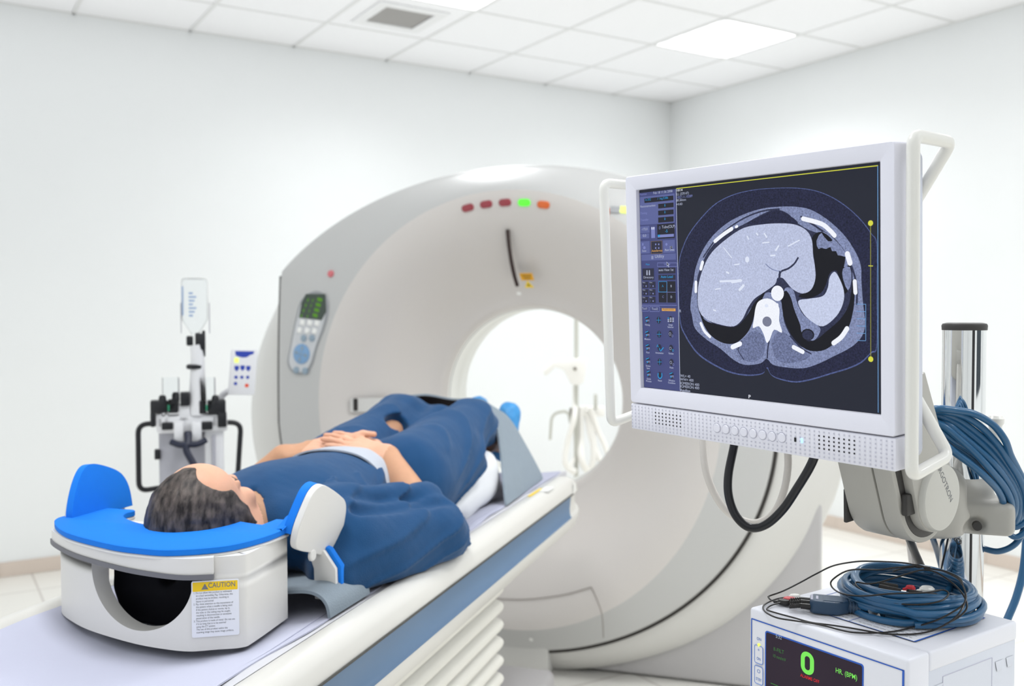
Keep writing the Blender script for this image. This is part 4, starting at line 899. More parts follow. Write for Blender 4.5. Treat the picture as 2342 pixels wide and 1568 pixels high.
lines = ['1. Do not allow this product to withstand', '    to a load exceeding 7kg. Otherwise, this', '    product may be broken, resulting in', '    injury to personnel.', '2. Pay close attention to the movements of', '    the patient when a needle is being used.', '    If the patient shakes or moves, tip in,', '    the tube or the tubing may be caught,', '    resulting in disconnection or excessive', '    penetration of the needle.', '3. This product is made of metal. Do not use', '    if it so long that is to be scanned', '    using the CT system.', '    The use of this product within the', '    scanning range may cause image artifacts.']
for q, l in enumerate(lines): text(mb, l, 0.0044, c0-LF[0]*0.034+LF[1]*(LH/2-0.0215-0.0046*q), LF, h=0.0003, sx=0.80)
obj('lettering', mb, 'ink_grey', lab, 0)
# ------------------------------------------------------------------ contrast injector on its stand, behind the patient's head
mat('inj_white', rgb(226, 226, 228), 0.4, var=0.01); mat('inj_grey', rgb(172, 172, 180), 0.42, var=0.01); mat('inj_black', rgb(24, 25, 30), 0.45, var=0.03)
mat('inj_navy', rgb(22, 28, 52), 0.4, var=0.03); mat('print_blue', rgb(40, 66, 170), 0.45, var=0); mat('print_red', rgb(232, 88, 58), 0.45, var=0); mat('valve_green', rgb(40, 130, 96), 0.4, var=0)
m = mat('clear_plastic', (0.97, 0.98, 0.985, 1), 0.04, var=0, trans=1.0); m.node_tree.nodes['Principled BSDF'].inputs['IOR'].default_value = 1.12
mat('bottle_print', rgb(150, 172, 204), 0.5, var=0.02); mat('lcd_yellow', rgb(232, 250, 130), 0.4, var=0, emit=rgb(232, 252, 110), estr=0.35)
IY = 3.10
def ip(px, py, dy=0.0): return at_y(px, py, IY+dy)
IC = ip(432, 1000); ID = np.array([IC[0], IC[1], 0])
view = np.array([IC[0], IC[1]]); view /= np.linalg.norm(view)
ir = np.array([view[1], -view[0], 0]); ib = np.array([view[0], view[1], 0]); FI = (ir, UZ, -ib)     # right, up, towards the viewer
SCL = IC[1]/FPX/ (1/ (1))                                        # metres per pixel at the stand
def il(px, py, d=0.0): P = at_plane(px, py, IC, ib); return P+ib*d
inj = thing('contrast_injector', 'white contrast injector stand with black side handles and an upturned bottle', 'injector', ID)
# column, wheeled base
b0, b1 = il(362, 962), il(508, 962); wcol = np.linalg.norm(b1-b0); cc = (b0+b1)/2; top = cc[2]
mb = MB(); mb.box(np.array([cc[0], cc[1], (top+0.12)/2])+ib*0.10, (wcol, top-0.12, 0.17), FI, 0.012, 3); obj('column', mb, 'inj_grey', inj, 40)
mb = MB(); q0, q1 = il(468, 1000), il(512, 1000); mb.box(np.array([(q0+q1)[0]/2, (q0+q1)[1]/2, (top+0.10)/2])+ib*0.02, (np.linalg.norm(q1-q0), top-0.14, 0.05), FI, 0.008, 3); obj('side_cover', mb, 'inj_white', inj, 40)
mb = MB(); q0 = il(488, 1000); mb.box(np.array([q0[0], q0[1], (top+0.10)/2])-ib*0.008, (0.012, top-0.2, 0.012), FI, 0.002); obj('edge_strip', mb, 'inj_grey', inj, 40)
mb = MB(); mb.box(np.array([cc[0], cc[1], 0.10])+ib*0.10, (0.16, 0.05, 0.16), FI, 0.01); 
for k in range(5):
    a = 2*math.pi*k/5+0.3; e = cc*np.array([1, 1, 0])+ib*0.10+np.array([0.28*math.cos(a), 0.28*math.sin(a), 0.075]); mb.tube([cc*np.array([1, 1, 0])+ib*0.10+UZ*0.10, e], [0.03, 0.02], 10)
obj('base', mb, 'inj_white', inj, 40)
for k in range(5):
    a = 2*math.pi*k/5+0.3; e = cc*np.array([1, 1, 0])+ib*0.10+np.array([0.28*math.cos(a), 0.28*math.sin(a), 0.031]); t_ = np.array([-math.sin(a), math.cos(a), 0]); w = MB(); w.cyl(e-t_*0.012, e+t_*0.012, 0.03, 20); obj('wheel', w, 'inj_black', inj)
P = il(362, 1040); mb = MB(); mb.box(P-ir*0.003+ib*0.02, (0.018, 0.032, 0.03), FI, 0.003); sub(obj('latch', mb, 'inj_black', inj), 'black side latch')
# handles
def bar(pts, r, d=0.0): 
    return fillet(np.array([il(x, y, dd) for x, y, dd in pts]), 0.03, 6)
obj('handle', MB().tube(bar([(370, 968, 0.02), (315, 972, 0.02), (317, 1125, 0.02), (372, 1120, 0.05)], 0), 0.0085, 12), 'inj_black', inj)
obj('handle', MB().tube(bar([(500, 966, 0.02), (552, 968, 0.02), (544, 1098, 0.02), (500, 1130, 0.05)], 0), 0.0085, 12), 'inj_black', inj)
def blk(nm, x0, y0, x1, y1, d0, dep, m, bev=0.004, par=None, lab=None):
    a, c = il(x0, y0, d0), il(x1, y1, d0); s = c-a
    mb = MB(); mb.box((a+c)/2+ib*dep/2, (abs(s @ ir), abs(s[2]), dep), FI, bev, 2); o = obj(nm, mb, m, par if par is not None else inj, 40)
    if lab: sub(o, lab)
    return o
hd = blk('injector_head', 358, 950, 520, 984, -0.02, 0.16, 'inj_white', 0.008)
for x0, x1 in ((398, 420), (438, 461)): blk('piston_housing', x0, 962, x1, 1004, -0.045, 0.05, 'inj_white', 0.004)
for x0, y0, x1, y1 in ((344, 915, 384, 942), (384, 912, 408, 942), (412, 896, 434, 926), (455, 914, 472, 944), (474, 914, 516, 944), (344, 940, 356, 974), (497, 940, 518, 974), (370, 964, 396, 980), (461, 962, 486, 980)): blk('clamp', x0, y0, x1, y1, -0.03, 0.05, 'inj_black', 0.004)
for x, y in ((372, 912), (492, 912), (402, 905)):
    mb = MB(); c = il(x, y, -0.02); mb.lathe([(0.012, -0.014), (0.012, 0.006), (0.008, 0.014), (0, 0.015)], c, FRW, 14); obj('knob', mb, 'inj_black', inj)
for x0, y0, x1, y1 in ((356, 945, 372, 976), (376, 945, 386, 970), (484, 946, 497, 974), (408, 925, 434, 962)): blk('bracket', x0, y0, x1, y1, -0.02, 0.06, 'inj_white', 0.004)
for x0, x1, y0, y1 in ((372, 410, 862, 940), (455, 492, 862, 940)):
    a, c = il((x0+x1)/2, y1, -0.01), il((x0+x1)/2, y0, -0.01); r = np.linalg.norm(il(x1, y0)-il(x0, y0))/2
    mb = MB(); mb.lathe([(r*0.3, 0), (r*0.9, 0.012), (r, 0.02), (r, c[2]-a[2]), (r-0.0015, c[2]-a[2]), (r-0.0015, 0.021), (r*0.28, 0.004)], a, FRW, 24); obj('syringe', mb, 'clear_plastic', inj, 40)
    for xx in (x0, x1):
        blk('syringe_rail', xx-1.2, y0+2, xx+1.2, y1, -0.012, 0.004, 'inj_grey', 0.0)
for x in (386, 472):
    c = il(x, 930, -0.035); mb = MB(); mb.box(c, (0.006, 0.02, 0.006), FI, 0.001); sub(obj('valve', mb, 'valve_green', inj), 'green valve')
# tower that holds the bottle
mb = MB(); tp = [(432, 948), (434, 900), (438, 850), (442, 800), (440, 786)]; rr = [20, 19, 16, 15, 13]; ctr = [(452, 948), (452, 905), (452, 850), (452, 812), (448, 788)]
mb.tube([il(x, y, 0.0) for x, y in ctr], [r*IC[1]/FPX for r in rr], 20); obj('tower', mb, 'inj_white', inj, 40)
c = il(446, 838); mb = MB(); mb.lathe([(0.020, -0.008), (0.027, -0.006), (0.028, 0.004), (0.022, 0.008)], c-ib*0.0, FRW, 24); sub(obj('collar', mb, 'inj_black', inj), 'black collar')
blk('bottle_clamp', 426, 768, 442, 790, -0.01, 0.03, 'inj_black'); blk('bottle_clamp', 446, 762, 470, 800, -0.015, 0.04, 'inj_black'); blk('bottle_clamp', 462, 755, 470, 815, -0.01, 0.02, 'inj_black')
c0_, c1_ = il(446, 764), il(446, 637); Hb = c1_[2]-c0_[2]; rb = 29*IC[1]/FPX
mb = MB(); prof = [(rb*0.28, 0), (rb*0.32, Hb*0.02), (rb*0.55, Hb*0.10), (rb*0.93, Hb*0.24), (rb, Hb*0.30), (rb, Hb*0.93), (rb*0.95, Hb*0.98), (rb*0.85, Hb), (0.001, Hb)]
ins = [(max(r-0.0015, 0.0005), z-0.0015) for r, z in prof[::-1]]; mb.lathe(prof+ins[:-1]+[(rb*0.25, 0.001)], c0_, FRW, 32, cap=False); obj('bottle', mb, 'clear_plastic', inj, 40)
mb = MB(); a = np.linspace(math.radians(200), math.radians(262), 14); ax_ = lambda ang, r, z: c0_+ir*(r*math.cos(ang))-ib*(r*math.sin(ang)*-1)*-1*-1+UZ*z
def cylp(ang, r, z): return c0_+ir*(r*math.sin(ang))-ib*(r*math.cos(ang))+UZ*z
def patch(mb, a0, a1, z0, z1, r): 
    A = np.linspace(a0, a1, 10); mb.rings([np.array([cylp(q, r, z0) for q in A]), np.array([cylp(q, r, z1) for q in A])], False)
patch(mb, -1.25, -0.95, Hb*0.34, Hb*0.86, rb+0.0006)
for k in range(7): patch(mb, -0.45, -0.45+0.32+0.25*((k*7) % 3)/2, Hb*(0.32+0.066*k), Hb*(0.355+0.066*k), rb+0.0006)
sub(obj('bottle_print', mb, 'bottle_print', inj), 'pale blue printing on the bottle')
for x in (414, 479): blk('bottle_cage', x-1.5, 692, x+1.5, 762, 0.0, 0.004, 'inj_grey', 0)
# hose to the patient
obj('injector_lead', MB().tube(spline([il(430, 985, -0.04), il(430, 1005, -0.06), il(426, 1022, -0.07), il(440, 1048, -0.08), il(462, 1085, -0.09), il(470, 1110, -0.09)], 8), 0.011, 12), 'inj_navy', inj)
obj('lead_fork', MB().tube(spline([il(392, 1006, -0.045), il(412, 1012, -0.06), il(430, 1010, -0.065), il(450, 1010, -0.06), il(470, 1002, -0.045)], 6), 0.010, 12), 'inj_navy', inj)
# remote panel on a pale arm
obj('panel_arm', MB().tube(spline([il(500, 925, 0.03), il(510, 905, 0.03), il(528, 892, 0.02), il(548, 880, 0.02)], 6), 0.011, 12), 'inj_white', inj)
Pq = [il(x, y, -0.005) for x, y in ((527, 797), (590, 798), (583, 905), (522, 902))]; pc = sum(Pq)/4; px_ = (Pq[1]-Pq[0]); pw_ = np.linalg.norm(px_); pr_ = px_/pw_; pu_ = np.cross(-ib, pr_)*1.0; pu_ = pu_ if pu_[2] > 0 else -pu_
sh = -0.05; pu2 = pu_-0*pr_; PF = (pr_, pu2, -ib); ph_ = Pq[0][2]-Pq[3][2]
mb = MB(); sk = [(x+0.055*y, y) for x, y in rrect(pw_*0.96, ph_, 0.006)]; mb.prism(sk, -0.025, 0, pc, PF, 0.002); pan = obj('remote_panel', mb, 'inj_white', inj, 40)
def pp(fx, fy): x = (fx-0.5)*pw_*0.96; y = (0.5-fy)*ph_; return pc+PF[0]*(x+0.055*y)+PF[1]*y+PF[2]*0.0006
mb = MB(); W2, H2 = pw_*0.96, ph_
lg = [(-0.36, 0.46), (0.36, 0.46), (0.34, 0.40), (0.22, 0.38), (0.10, 0.33), (-0.05, 0.32), (-0.20, 0.34), (-0.33, 0.37)]
mb.add(np.array([pc+PF[0]*(x*W2+0.055*y*H2)+PF[1]*y*H2+PF[2]*0.0008 for x, y in lg]), [list(range(len(lg)))])
sub(obj('emblem', mb, 'print_blue', pan, 0), 'blue sweep printed at the top')
mb = MB(); mb.box(pp(0.22, 0.24)+PF[2]*0.0005, (0.014, 0.016, 0.001), PF, 0); sub(obj('indicator_lamp', mb, 'lcd_yellow', pan, 0), 'yellow lit indicator')
for k in range(3):
    mb = MB(); c = pp(0.25+0.22*k, 0.42-0.01*(k == 1)); mb.add(np.array([c+PF[0]*a+PF[1]*b for a, b in ((-0.007, 0.009), (0.007, 0.009), (0.007, -0.002), (0, -0.010), (-0.007, -0.002))]), [[0, 1, 2, 3, 4]]); obj('key', mb, 'print_blue', pan, 0)
    mb = MB(); mb.disc(pp(0.25+0.22*k, 0.61), PF, 0.0055, 14); obj('key', mb, 'print_blue', pan, 0)
mb = MB(); mb.disc(pp(0.25, 0.75), PF, 0.0055, 14); obj('key', mb, 'print_blue', pan, 0)
mb = MB(); mb.disc(pp(0.68, 0.79), PF, 0.0065, 14); sub(obj('key', mb, 'print_red', pan, 0), 'round red key')
# ------------------------------------------------------------------ stand with white hoses, seen through the scanner
mat('hose_white', rgb(244, 242, 236), 0.45, var=0.01); mat('stand_grey', rgb(196, 196, 186), 0.4, var=0.01); mat('stand_dark', rgb(120, 112, 98), 0.5)
BY = 5.7
def bp_(px, py, d=0.0): return at_y(px, py, BY+d)
st_ = thing('hose_stand', 'pale stand with hanging white hoses, seen through the scanner opening', 'stand', bp_(1318, 900)*np.array([1, 1, 0]))
obj('pole', MB().cyl(bp_(1318, 900)*np.array([1, 1, 0])+UZ*0.03, bp_(1318, 640), 0.013, 16), 'stand_grey', st_)
mb = MB(); c = bp_(1318, 900)*np.array([1, 1, 0]); mb.lathe([(0.22, 0.0), (0.22, 0.02), (0.05, 0.04), (0.02, 0.06)], c, FRW, 28); obj('foot', mb, 'stand_grey', st_, 40)
FB = (np.array([1., 0, 0]), UZ, np.array([0, -1., 0]))
c = bp_(1318, 845, -0.02); k = BY/FPX
mb = MB(); prof = [((x-1318)*k, -(y-845)*k) for x, y in ((1243, 846), (1262, 826), (1282, 820), (1341, 819), (1338, 850), (1334, 872), (1322, 880), (1306, 878), (1296, 858), (1290, 846), (1270, 838), (1252, 856), (1244, 856))]
mb.prism(prof, -0.04, 0.04, c, FB, 0.006); obj('hose_bracket', mb, 'hose_white', st_, 40)
mb = MB(); mb.cyl(bp_(1315, 843, -0.07), bp_(1315, 843, -0.055), 0.010, 14); sub(obj('screw', mb, 'stand_dark', st_), 'dark screw')
obj('hook', MB().tube(fillet([bp_(1258, 1005), bp_(1262, 945), bp_(1300, 938), bp_(1305, 968)], 0.05), 0.009, 10), 'stand_grey', st_)
mb = MB(); mb.box(bp_(1312, 955, 0.02), (0.05, 0.12, 0.03), FB, 0.006); mb2 = obj('clip', mb, 'stand_dark', st_)
mb = MB(); mb.box(bp_(1345, 940, 0.04), (0.20, 0.06, 0.06), FB, 0.01); obj('crossbar', mb, 'hose_white', st_)
mb = MB(); mb.box(bp_(1362, 918, 0.0), (0.02, 0.09, 0.03), FB, 0.004); obj('clip', mb, 'stand_grey', st_)
for pts, r in (([(1316, 882), (1316, 920), (1312, 960), (1298, 1010), (1292, 1050), (1300, 1070), (1318, 1078)], 0.018), ([(1328, 930), (1328, 1000), (1330, 1050), (1346, 1075), (1358, 1040), (1352, 960), (1345, 935)], 0.020),
               ([(1340, 930), (1352, 1000), (1372, 1050), (1390, 1075)], 0.018), ([(1350, 930), (1366, 980), (1384, 1020), (1396, 1060)], 0.016), ([(1316, 985), (1316, 1040), (1306, 1065), (1312, 1085)], 0.012)):
    obj('hose', MB().tube(spline([bp_(x, y, 0.03*math.sin(x)) for x, y in pts], 8), r, 12), 'hose_white', st_)
# ------------------------------------------------------------------ the big monitor on its arm
mat('monitor_white', rgb(226, 226, 236), 0.42, var=0.008, vscale=10, bump=0.05, bscale=600)
mat('monitor_side', rgb(206, 210, 222), 0.42, var=0.008)
mat('handle_white', rgb(228, 227, 221), 0.3, var=0.008, coat=0.3)
mat('hole_pale', rgb(192, 192, 207), 0.7, var=0); mat('hole_dark', rgb(52, 50, 58), 0.8, var=0)
mat('led_blue', rgb(90, 160, 255), 0.3, var=0, emit=rgb(120, 190, 255), estr=3.0)
mat('screen_black', (0.01, 0.01, 0.012, 1), 0.35, var=0, spec=0.3)
MC = np.array([0.3251, 1.3127, 1.3961]); MU = np.array([0.60305692, -0.79745731, -0.01960105]); MV = np.array([-0.03276596, -0.04931474, 0.99824569]); MN = np.array([-0.79702493, -0.60135672, -0.05586905])
MF = (MU, MV, MN)
def mw(u, v, n=0.0): return MC+MU*u+MV*v+MN*n
def mloc(px, py, n=0.0): P = at_plane(px, py, MC+MN*n, MN)-MC; return P @ MU, P @ MV
mon = thing('medical_monitor', 'large white monitor with tube handles showing a body scan, hanging at the right', 'monitor', mw(0, -0.22, -0.05))
SW, SH_ = 0.4114, 0.3065
def fr_ring(w, h, r, n, cx=0, cy=0): return np.array([mw(x, y, n) for x, y in rrect(w, h, r, 5, cx, cy)])
UL, UR, VT, VM_, VB = -0.2292, 0.2254, 0.1755, -0.1778, -0.2206
w_, h_, cx_, cy_ = UR-UL, VT-VM_, (UL+UR)/2, (VT+VM_)/2
mb = MB(); mb.rings([fr_ring(w_-0.004, h_-0.004, 0.004, -0.040, cx_, cy_), fr_ring(w_, h_, 0.005, -0.036, cx_, cy_), fr_ring(w_, h_, 0.005, 0.0045, cx_, cy_), fr_ring(w_-0.0024, h_-0.0024, 0.004, 0.006, cx_, cy_), fr_ring(w_-0.004, h_-0.004, 0.004, 0.006, cx_, cy_), fr_ring(SW+0.003, SH_+0.003, 0.001, 0.006), fr_ring(SW+0.0008, SH_+0.0008, 0.001, 0.0055), fr_ring(SW, SH_, 0.001, 0.003), fr_ring(SW, SH_, 0.001, -0.004)])
bez = obj('bezel', mb, 'monitor_white', mon, 40)
mb = MB(); mb.box(mw(cx_, (VM_+VB)/2-0.0008, -0.0165), (w_, VM_-VB-0.002, 0.044), MF, 0.0022, 2); bar_ = obj('speaker_bar', mb, 'monitor_white', mon, 40)
mb = MB(); mb.prism(rrect(w_-0.012, VT-VB-0.012, 0.012, cx=cx_, cy=(VT+VB)/2), -0.068, -0.036, MC, MF, 0.004); mb.prism(rrect(0.30, 0.26, 0.02, cx=0.0, cy=-0.02), -0.090, -0.068, MC, MF, 0.006); obj('back_cover', mb, 'monitor_side', mon, 40)
# dimple pattern on the speaker bar
hx0, hx1 = mloc(1451.5, 930)[0], mloc(2046.5, 1010)[0]; ncol, nrow = 62, 7
ring_px = [(1639.3, 978), (1659.8, 981.2), (1680.3, 984.4), (1700.8, 987.6), (1721.9, 990.8), (1743.7, 994), (1765.5, 997.3), (1787.9, 1000.2)]
BT = [mloc(*p, 0.006) for p in ring_px]
mb = MB()
for c in range(ncol):
    u = hx0+(hx1-hx0)*c/(ncol-1)
    for r in range(nrow):
        v = -0.1838-0.0054*r
        if any((u-b[0])**2+(v-b[1])**2 < 0.0082**2 for b in BT): continue
        dark = 1 <= r <= 4 and (7 <= c <= 14 or 47 <= c <= 54)
        mb.disc(mw(u, v, 0.0060), MF, 0.00135 if dark else 0.00115, 8, 1 if dark else 0)
obj('speaker_holes', mb, ['hole_pale', 'hole_dark'], bar_, 0)
for b in BT:
    mb = MB(); mb.lathe([(0.0062, 0.004), (0.0062, 0.0066), (0.0056, 0.0074), (0.0, 0.0076)], mw(b[0], b[1]), MF, 24); bo = obj('button', mb, 'monitor_white', mon)
    mb = MB(); mb.tube([mw(b[0]+0.0070*math.cos(k*math.pi/14), b[1]+0.0070*math.sin(k*math.pi/14), 0.0056) for k in range(28)], 0.0004, 5, closed=True); obj('rim', mb, 'hole_pale', bo)
u, v = mloc(1818.7, 1005, 0.006); mb = MB(); mb.box(mw(u, v, 0.0056), (0.0028, 0.0056, 0.0016), MF); sub(obj('sensor', mb, 'ink_black', mon, 0), 'small black sensor window')
u, v = mloc(1833.6, 1006.9, 0.006); mb = MB(); mb.box(mw(u, v, 0.0058), (0.003, 0.0060, 0.0018), MF, 0.0006); sub(obj('power_light', mb, 'led_blue', mon), 'blue lit power light')
# handles: front upright, arms going back, struts running in behind the casing
HR_ = 0.0078
R1 = fillet([mw(0.20, 0.098, -0.072), mw(0.243, 0.1755, -0.088), mw(0.2425, 0.1795, -0.004), mw(0.2400, -0.2250, -0.004), mw(0.2405, -0.2120, -0.088), mw(0.20, -0.130, -0.072)], 0.014, 7)
obj('handle', MB().tube(R1, HR_, 16), 'handle_white', mon, 60)
hl_t, hl_b = mloc(1380.5, 418, -0.018), mloc(1397.5, 968, -0.018)
R2 = fillet([mw(-0.20, 0.120, -0.072), mw(hl_t[0]+0.004, hl_t[1]-0.004, -0.100), mw(hl_t[0], hl_t[1], -0.018), mw(hl_b[0], hl_b[1], -0.018), mw(hl_b[0]+0.004, hl_b[1]+0.014, -0.100), mw(-0.20, -0.150, -0.072)], 0.014, 7)
obj('handle', MB().tube(R2, HR_, 16), 'handle_white', mon, 60)
# ------------------------------------------------------------------ what the screen shows
scr = obj('screen', MB().prism(rrect(SW, SH_, 0.0005), -0.006, -0.0012, MC, MF), 'screen_black', mon, 0)
glow('s_ground', rgb(34, 37, 49), 1.0); glow('s_side', rgb(70, 76, 124), 1.0, 0.04, 6); glow('s_bar', rgb(92, 100, 152)); glow('s_cell', rgb(46, 48, 66)); glow('s_dark', rgb(36, 37, 48)); glow('s_line', rgb(124, 132, 190)); glow('s_pale', rgb(180, 187, 212)); glow('s_cyan', rgb(40, 150, 214)); glow('s_orange', rgb(214, 160, 84)); glow('s_yellow', rgb(214, 216, 70)); glow('s_olive', rgb(150, 150, 60)); glow('s_sky', rgb(110, 160, 214)); glow('s_white', rgb(240, 243, 252)); glow('s_amber', rgb(120, 100, 84))
glow('ct_fat', rgb(33, 36, 62), 1.0, 0.55, 430); glow('ct_rim', rgb(78, 90, 138), 1.0, 0.4, 430); glow('ct_muscle', rgb(126, 136, 172), 1.0, 0.36, 430); glow('ct_gap', rgb(46, 50, 76), 1.0, 0.4, 430); glow('ct_liver', rgb(184, 192, 220), 1.0, 0.17, 430); glow('ct_black', rgb(17, 18, 26), 1.0); glow('ct_bone', rgb(240, 243, 253), 1.0, 0.05, 500); glow('ct_back', rgb(106, 115, 150), 1.0, 0.42, 400); glow('ct_canal', rgb(120, 124, 146), 1.0, 0.1, 900); glow('ct_spleen', rgb(196, 204, 230), 1.0, 0.14, 430); glow('ct_vessel', rgb(222, 229, 246), 1.0)
LAYER = [0]
def Z5(p): return (1340+p[0]*0.38429, 280+p[1]*0.38429)
def shape(mb, pts, mi, smooth=4, conv=Z5, step=True):
    if step: LAYER[0] += 1
    P = [conv(p) for p in pts]; P = spline(P, smooth, True) if smooth else P; n = -0.0011+0.00001*LAYER[0]
    q = [mloc(x, y, n) for x, y in P]; mb.tri_poly([mw(np.clip(a, -SW/2+0.0005, SW/2-0.0005), np.clip(b, -SH_/2+0.0005, SH_/2-0.0005), n) for a, b in q], mi)
def stroke(mb, pts, w, mi, conv=Z5, round_=True, closed=False):
    """a line w picture pixels wide"""
    LAYER[0] += 1; n = -0.0011+0.00001*LAYER[0]; Q = np.array([mloc(*conv(p), n) for p in pts]); hw = w*0.00062*0.5*(0.68 if conv is Z5 else 1.0)
    T = np.gradient(Q, axis=0) if len(Q) > 2 else np.tile(Q[1]-Q[0], (2, 1)); T /= np.linalg.norm(T, axis=1)[:, None]; N = np.stack([-T[:, 1], T[:, 0]], 1)
    A_, B_ = Q+N*hw, Q-N*hw
    mb.rings([np.array([mw(a[0], a[1], n), mw(b[0], b[1], n)]) for a, b in zip(A_, B_)], False, mi=mi)
    if round_:
        for q in (Q[0], Q[-1]): mb.disc(mw(q[0], q[1], n), MF, hw, 12, mi)
def dot(mb, p, r, mi, ry=None, conv=Z5):
    LAYER[0] += 1; n = -0.0011+0.00001*LAYER[0]; q = mloc(*conv(p), n); k_ = 0.00062*(0.62 if conv is Z5 else 0.85); mb.disc(mw(q[0], q[1], n), MF, r*k_, 20, mi, None if ry is None else ry*k_)
CM = ['s_ground', 'ct_rim', 'ct_fat', 'ct_muscle', 'ct_gap', 'ct_liver', 'ct_black', 'ct_bone', 'ct_back', 'ct_canal', 'ct_spleen', 'ct_vessel']; ci = {k: i for i, k in enumerate(CM)}
mb = MB(); n0 = -0.0011; mb.add(np.array([mw(-SW/2+.0004, -SH_/2+.0004, n0), mw(SW/2-.0004, -SH_/2+.0004, n0), mw(SW/2-.0004, SH_/2-.0004, n0), mw(-SW/2+.0004, SH_/2-.0004, n0)]), [[0, 1, 2, 3]], 0)
body_o = [(553, 830), (580, 730), (620, 650), (690, 560), (770, 482), (870, 430), (980, 402), (1100, 390), (1250, 388), (1370, 405), (1470, 445), (1560, 505), (1640, 580), (1700, 660), (1733, 725), (1733, 1000), (1733, 1330), (1700, 1372), (1640, 1430), (1560, 1467), (1450, 1500), (1350, 1530), (1250, 1547), (1150, 1528), (1102, 1502), (1076, 1462), (1050, 1497), (960, 1507), (860, 1490), (770, 1450), (690, 1400), (640, 1350), (590, 1270), (560, 1190), (550, 1000)]
def shrink(P, k): c = np.mean(P, 0); return [tuple(c+(np.array(p)-c)*k) for p in P]
shape(mb, body_o, ci['ct_rim']); shape(mb, [(p[0]+(4 if p[0] < 1100 else -3), p[1]+(4 if p[1] < 900 else -8)) for p in body_o], ci['ct_fat'])
shape(mb, [(632, 1150), (622, 1090), (640, 950), (655, 860), (695, 760), (760, 668), (850, 592), (950, 542), (1050, 512), (1130, 502), (1230, 500), (1330, 516), (1430, 572), (1530, 662), (1600, 762), (1636, 850), (1640, 950), (1650, 1080), (1662, 1200), (1640, 1275), (1580, 1335), (1480, 1388), (1380, 1436), (1290, 1462), (1180, 1455), (1112, 1440), (1076, 1405), (1040, 1432), (950, 1442), (880, 1412), (800, 1345), (720, 1292), (650, 1225)], ci['ct_muscle'])
stroke(mb, spline([(700, 800), (770, 700), (860, 620), (960, 560), (1060, 525), (1150, 515)], 6), 5, ci['ct_gap']); stroke(mb, spline([(1280, 560), (1400, 640), (1500, 720), (1570, 830), (1610, 960), (1612, 1080)], 6), 6, ci['ct_gap'])
shape(mb, [(672, 1125), (660, 950), (688, 850), (738, 752), (830, 662), (940, 605), (1060, 540), (1130, 518), (1200, 540), (1262, 600), (1330, 640), (1430, 678), (1530, 760), (1580, 850), (1588, 950), (1585, 1050), (1562, 1150), (1500, 1250), (1400, 1330), (1300, 1342), (1230, 1285), (1180, 1185), (1160, 1062), (1092, 1010), (1040, 1040), (970, 1122), (940, 1202), (880, 1232), (790, 1212), (720, 1172)], ci['ct_gap'])
shape(mb, [(960, 604), (1050, 552), (1130, 522), (1195, 542), (1262, 600), (1150, 598)], ci['ct_fat'])
shape(mb, [(1180, 1000), (1230, 990), (1260, 1080), (1300, 1150), (1385, 1212), (1392, 1250), (1350, 1298), (1285, 1250), (1230, 1150)], ci['ct_muscle'])
shape(mb, [(1345, 690), (1400, 650), (1480, 690), (1540, 770), (1575, 850), (1580, 930), (1560, 1000), (1530, 1010), (1500, 900), (1480, 880), (1450, 900), (1430, 960), (1400, 1012), (1330, 1045), (1265, 1032), (1340, 990), (1368, 920), (1360, 820)], ci['ct_black'])
shape(mb, [(1372, 705), (1412, 648), (1485, 700), (1545, 775), (1560, 850), (1535, 860), (1545, 800), (1500, 790), (1490, 765), (1465, 765), (1455, 740), (1430, 752), (1400, 745), (1384, 752)], ci['ct_muscle'], 2)
shape(mb, [(1530, 870), (1572, 860), (1580, 940), (1560, 1000), (1530, 930)], ci['ct_muscle'], 2); shape(mb, [(1400, 652), (1432, 665), (1468, 700), (1440, 705)], ci['ct_black'], 2)
shape(mb, [(672, 1112), (668, 980), (700, 862), (750, 772), (840, 690), (940, 627), (1050, 606), (1150, 600), (1240, 606), (1310, 640), (1345, 700), (1352, 790), (1362, 850), (1366, 925), (1342, 992), (1290, 1017), (1232, 992), (1190, 945), (1170, 925), (1140, 925), (1125, 962), (1060, 1010), (1000, 1052), (960, 1112), (930, 1172), (880, 1212), (800, 1202), (720, 1172)], ci['ct_liver'])
stroke(mb, spline([(1262, 806), (1240, 840), (1205, 868), (1165, 884), (1150, 905)], 5), 6, ci['ct_gap']); stroke(mb, spline([(1070, 842), (1100, 868), (1135, 882), (1160, 884)], 4), 3, ci['ct_muscle']); stroke(mb, [(1155, 890), (1150, 935)], 8, ci['ct_gap'])
for p, q, w in (((800, 945), (925, 940), 7), ((870, 948), (920, 940), 10), ((915, 995), (938, 970), 9), ((1062, 660), (1075, 682), 5), ((1130, 760), (1146, 735), 6), ((960, 676), (968, 694), 4), ((885, 846), (912, 842), 4), ((770, 992), (800, 988), 4), ((820, 745), (868, 805), 3), ((1205, 735), (1270, 700), 4), ((1100, 792), (1125, 790), 5), ((838, 890), (850, 896), 6), ((1016, 660), (1022, 668), 5), ((760, 1115), (772, 1120), 5), ((1052, 716), (1090, 712), 4)): stroke(mb, [p, q], w, ci['ct_vessel'])
dot(mb, (960, 815), 9, ci['ct_vessel'], 11)
shape(mb, [(1450, 922), (1480, 888), (1510, 930), (1535, 1000), (1532, 1070), (1492, 1150), (1412, 1212), (1342, 1182), (1290, 1130), (1264, 1062), (1330, 1048), (1410, 1032), (1440, 982)], ci['ct_spleen'])
shape(mb, [(676, 1122), (700, 1165), (745, 1192), (880, 1217), (948, 1162), (998, 1080), (1040, 1030), (1066, 1010), (1040, 1070), (1010, 1120), (988, 1200), (952, 1262), (890, 1312), (820, 1312), (750, 1272), (702, 1205)], ci['ct_black'])
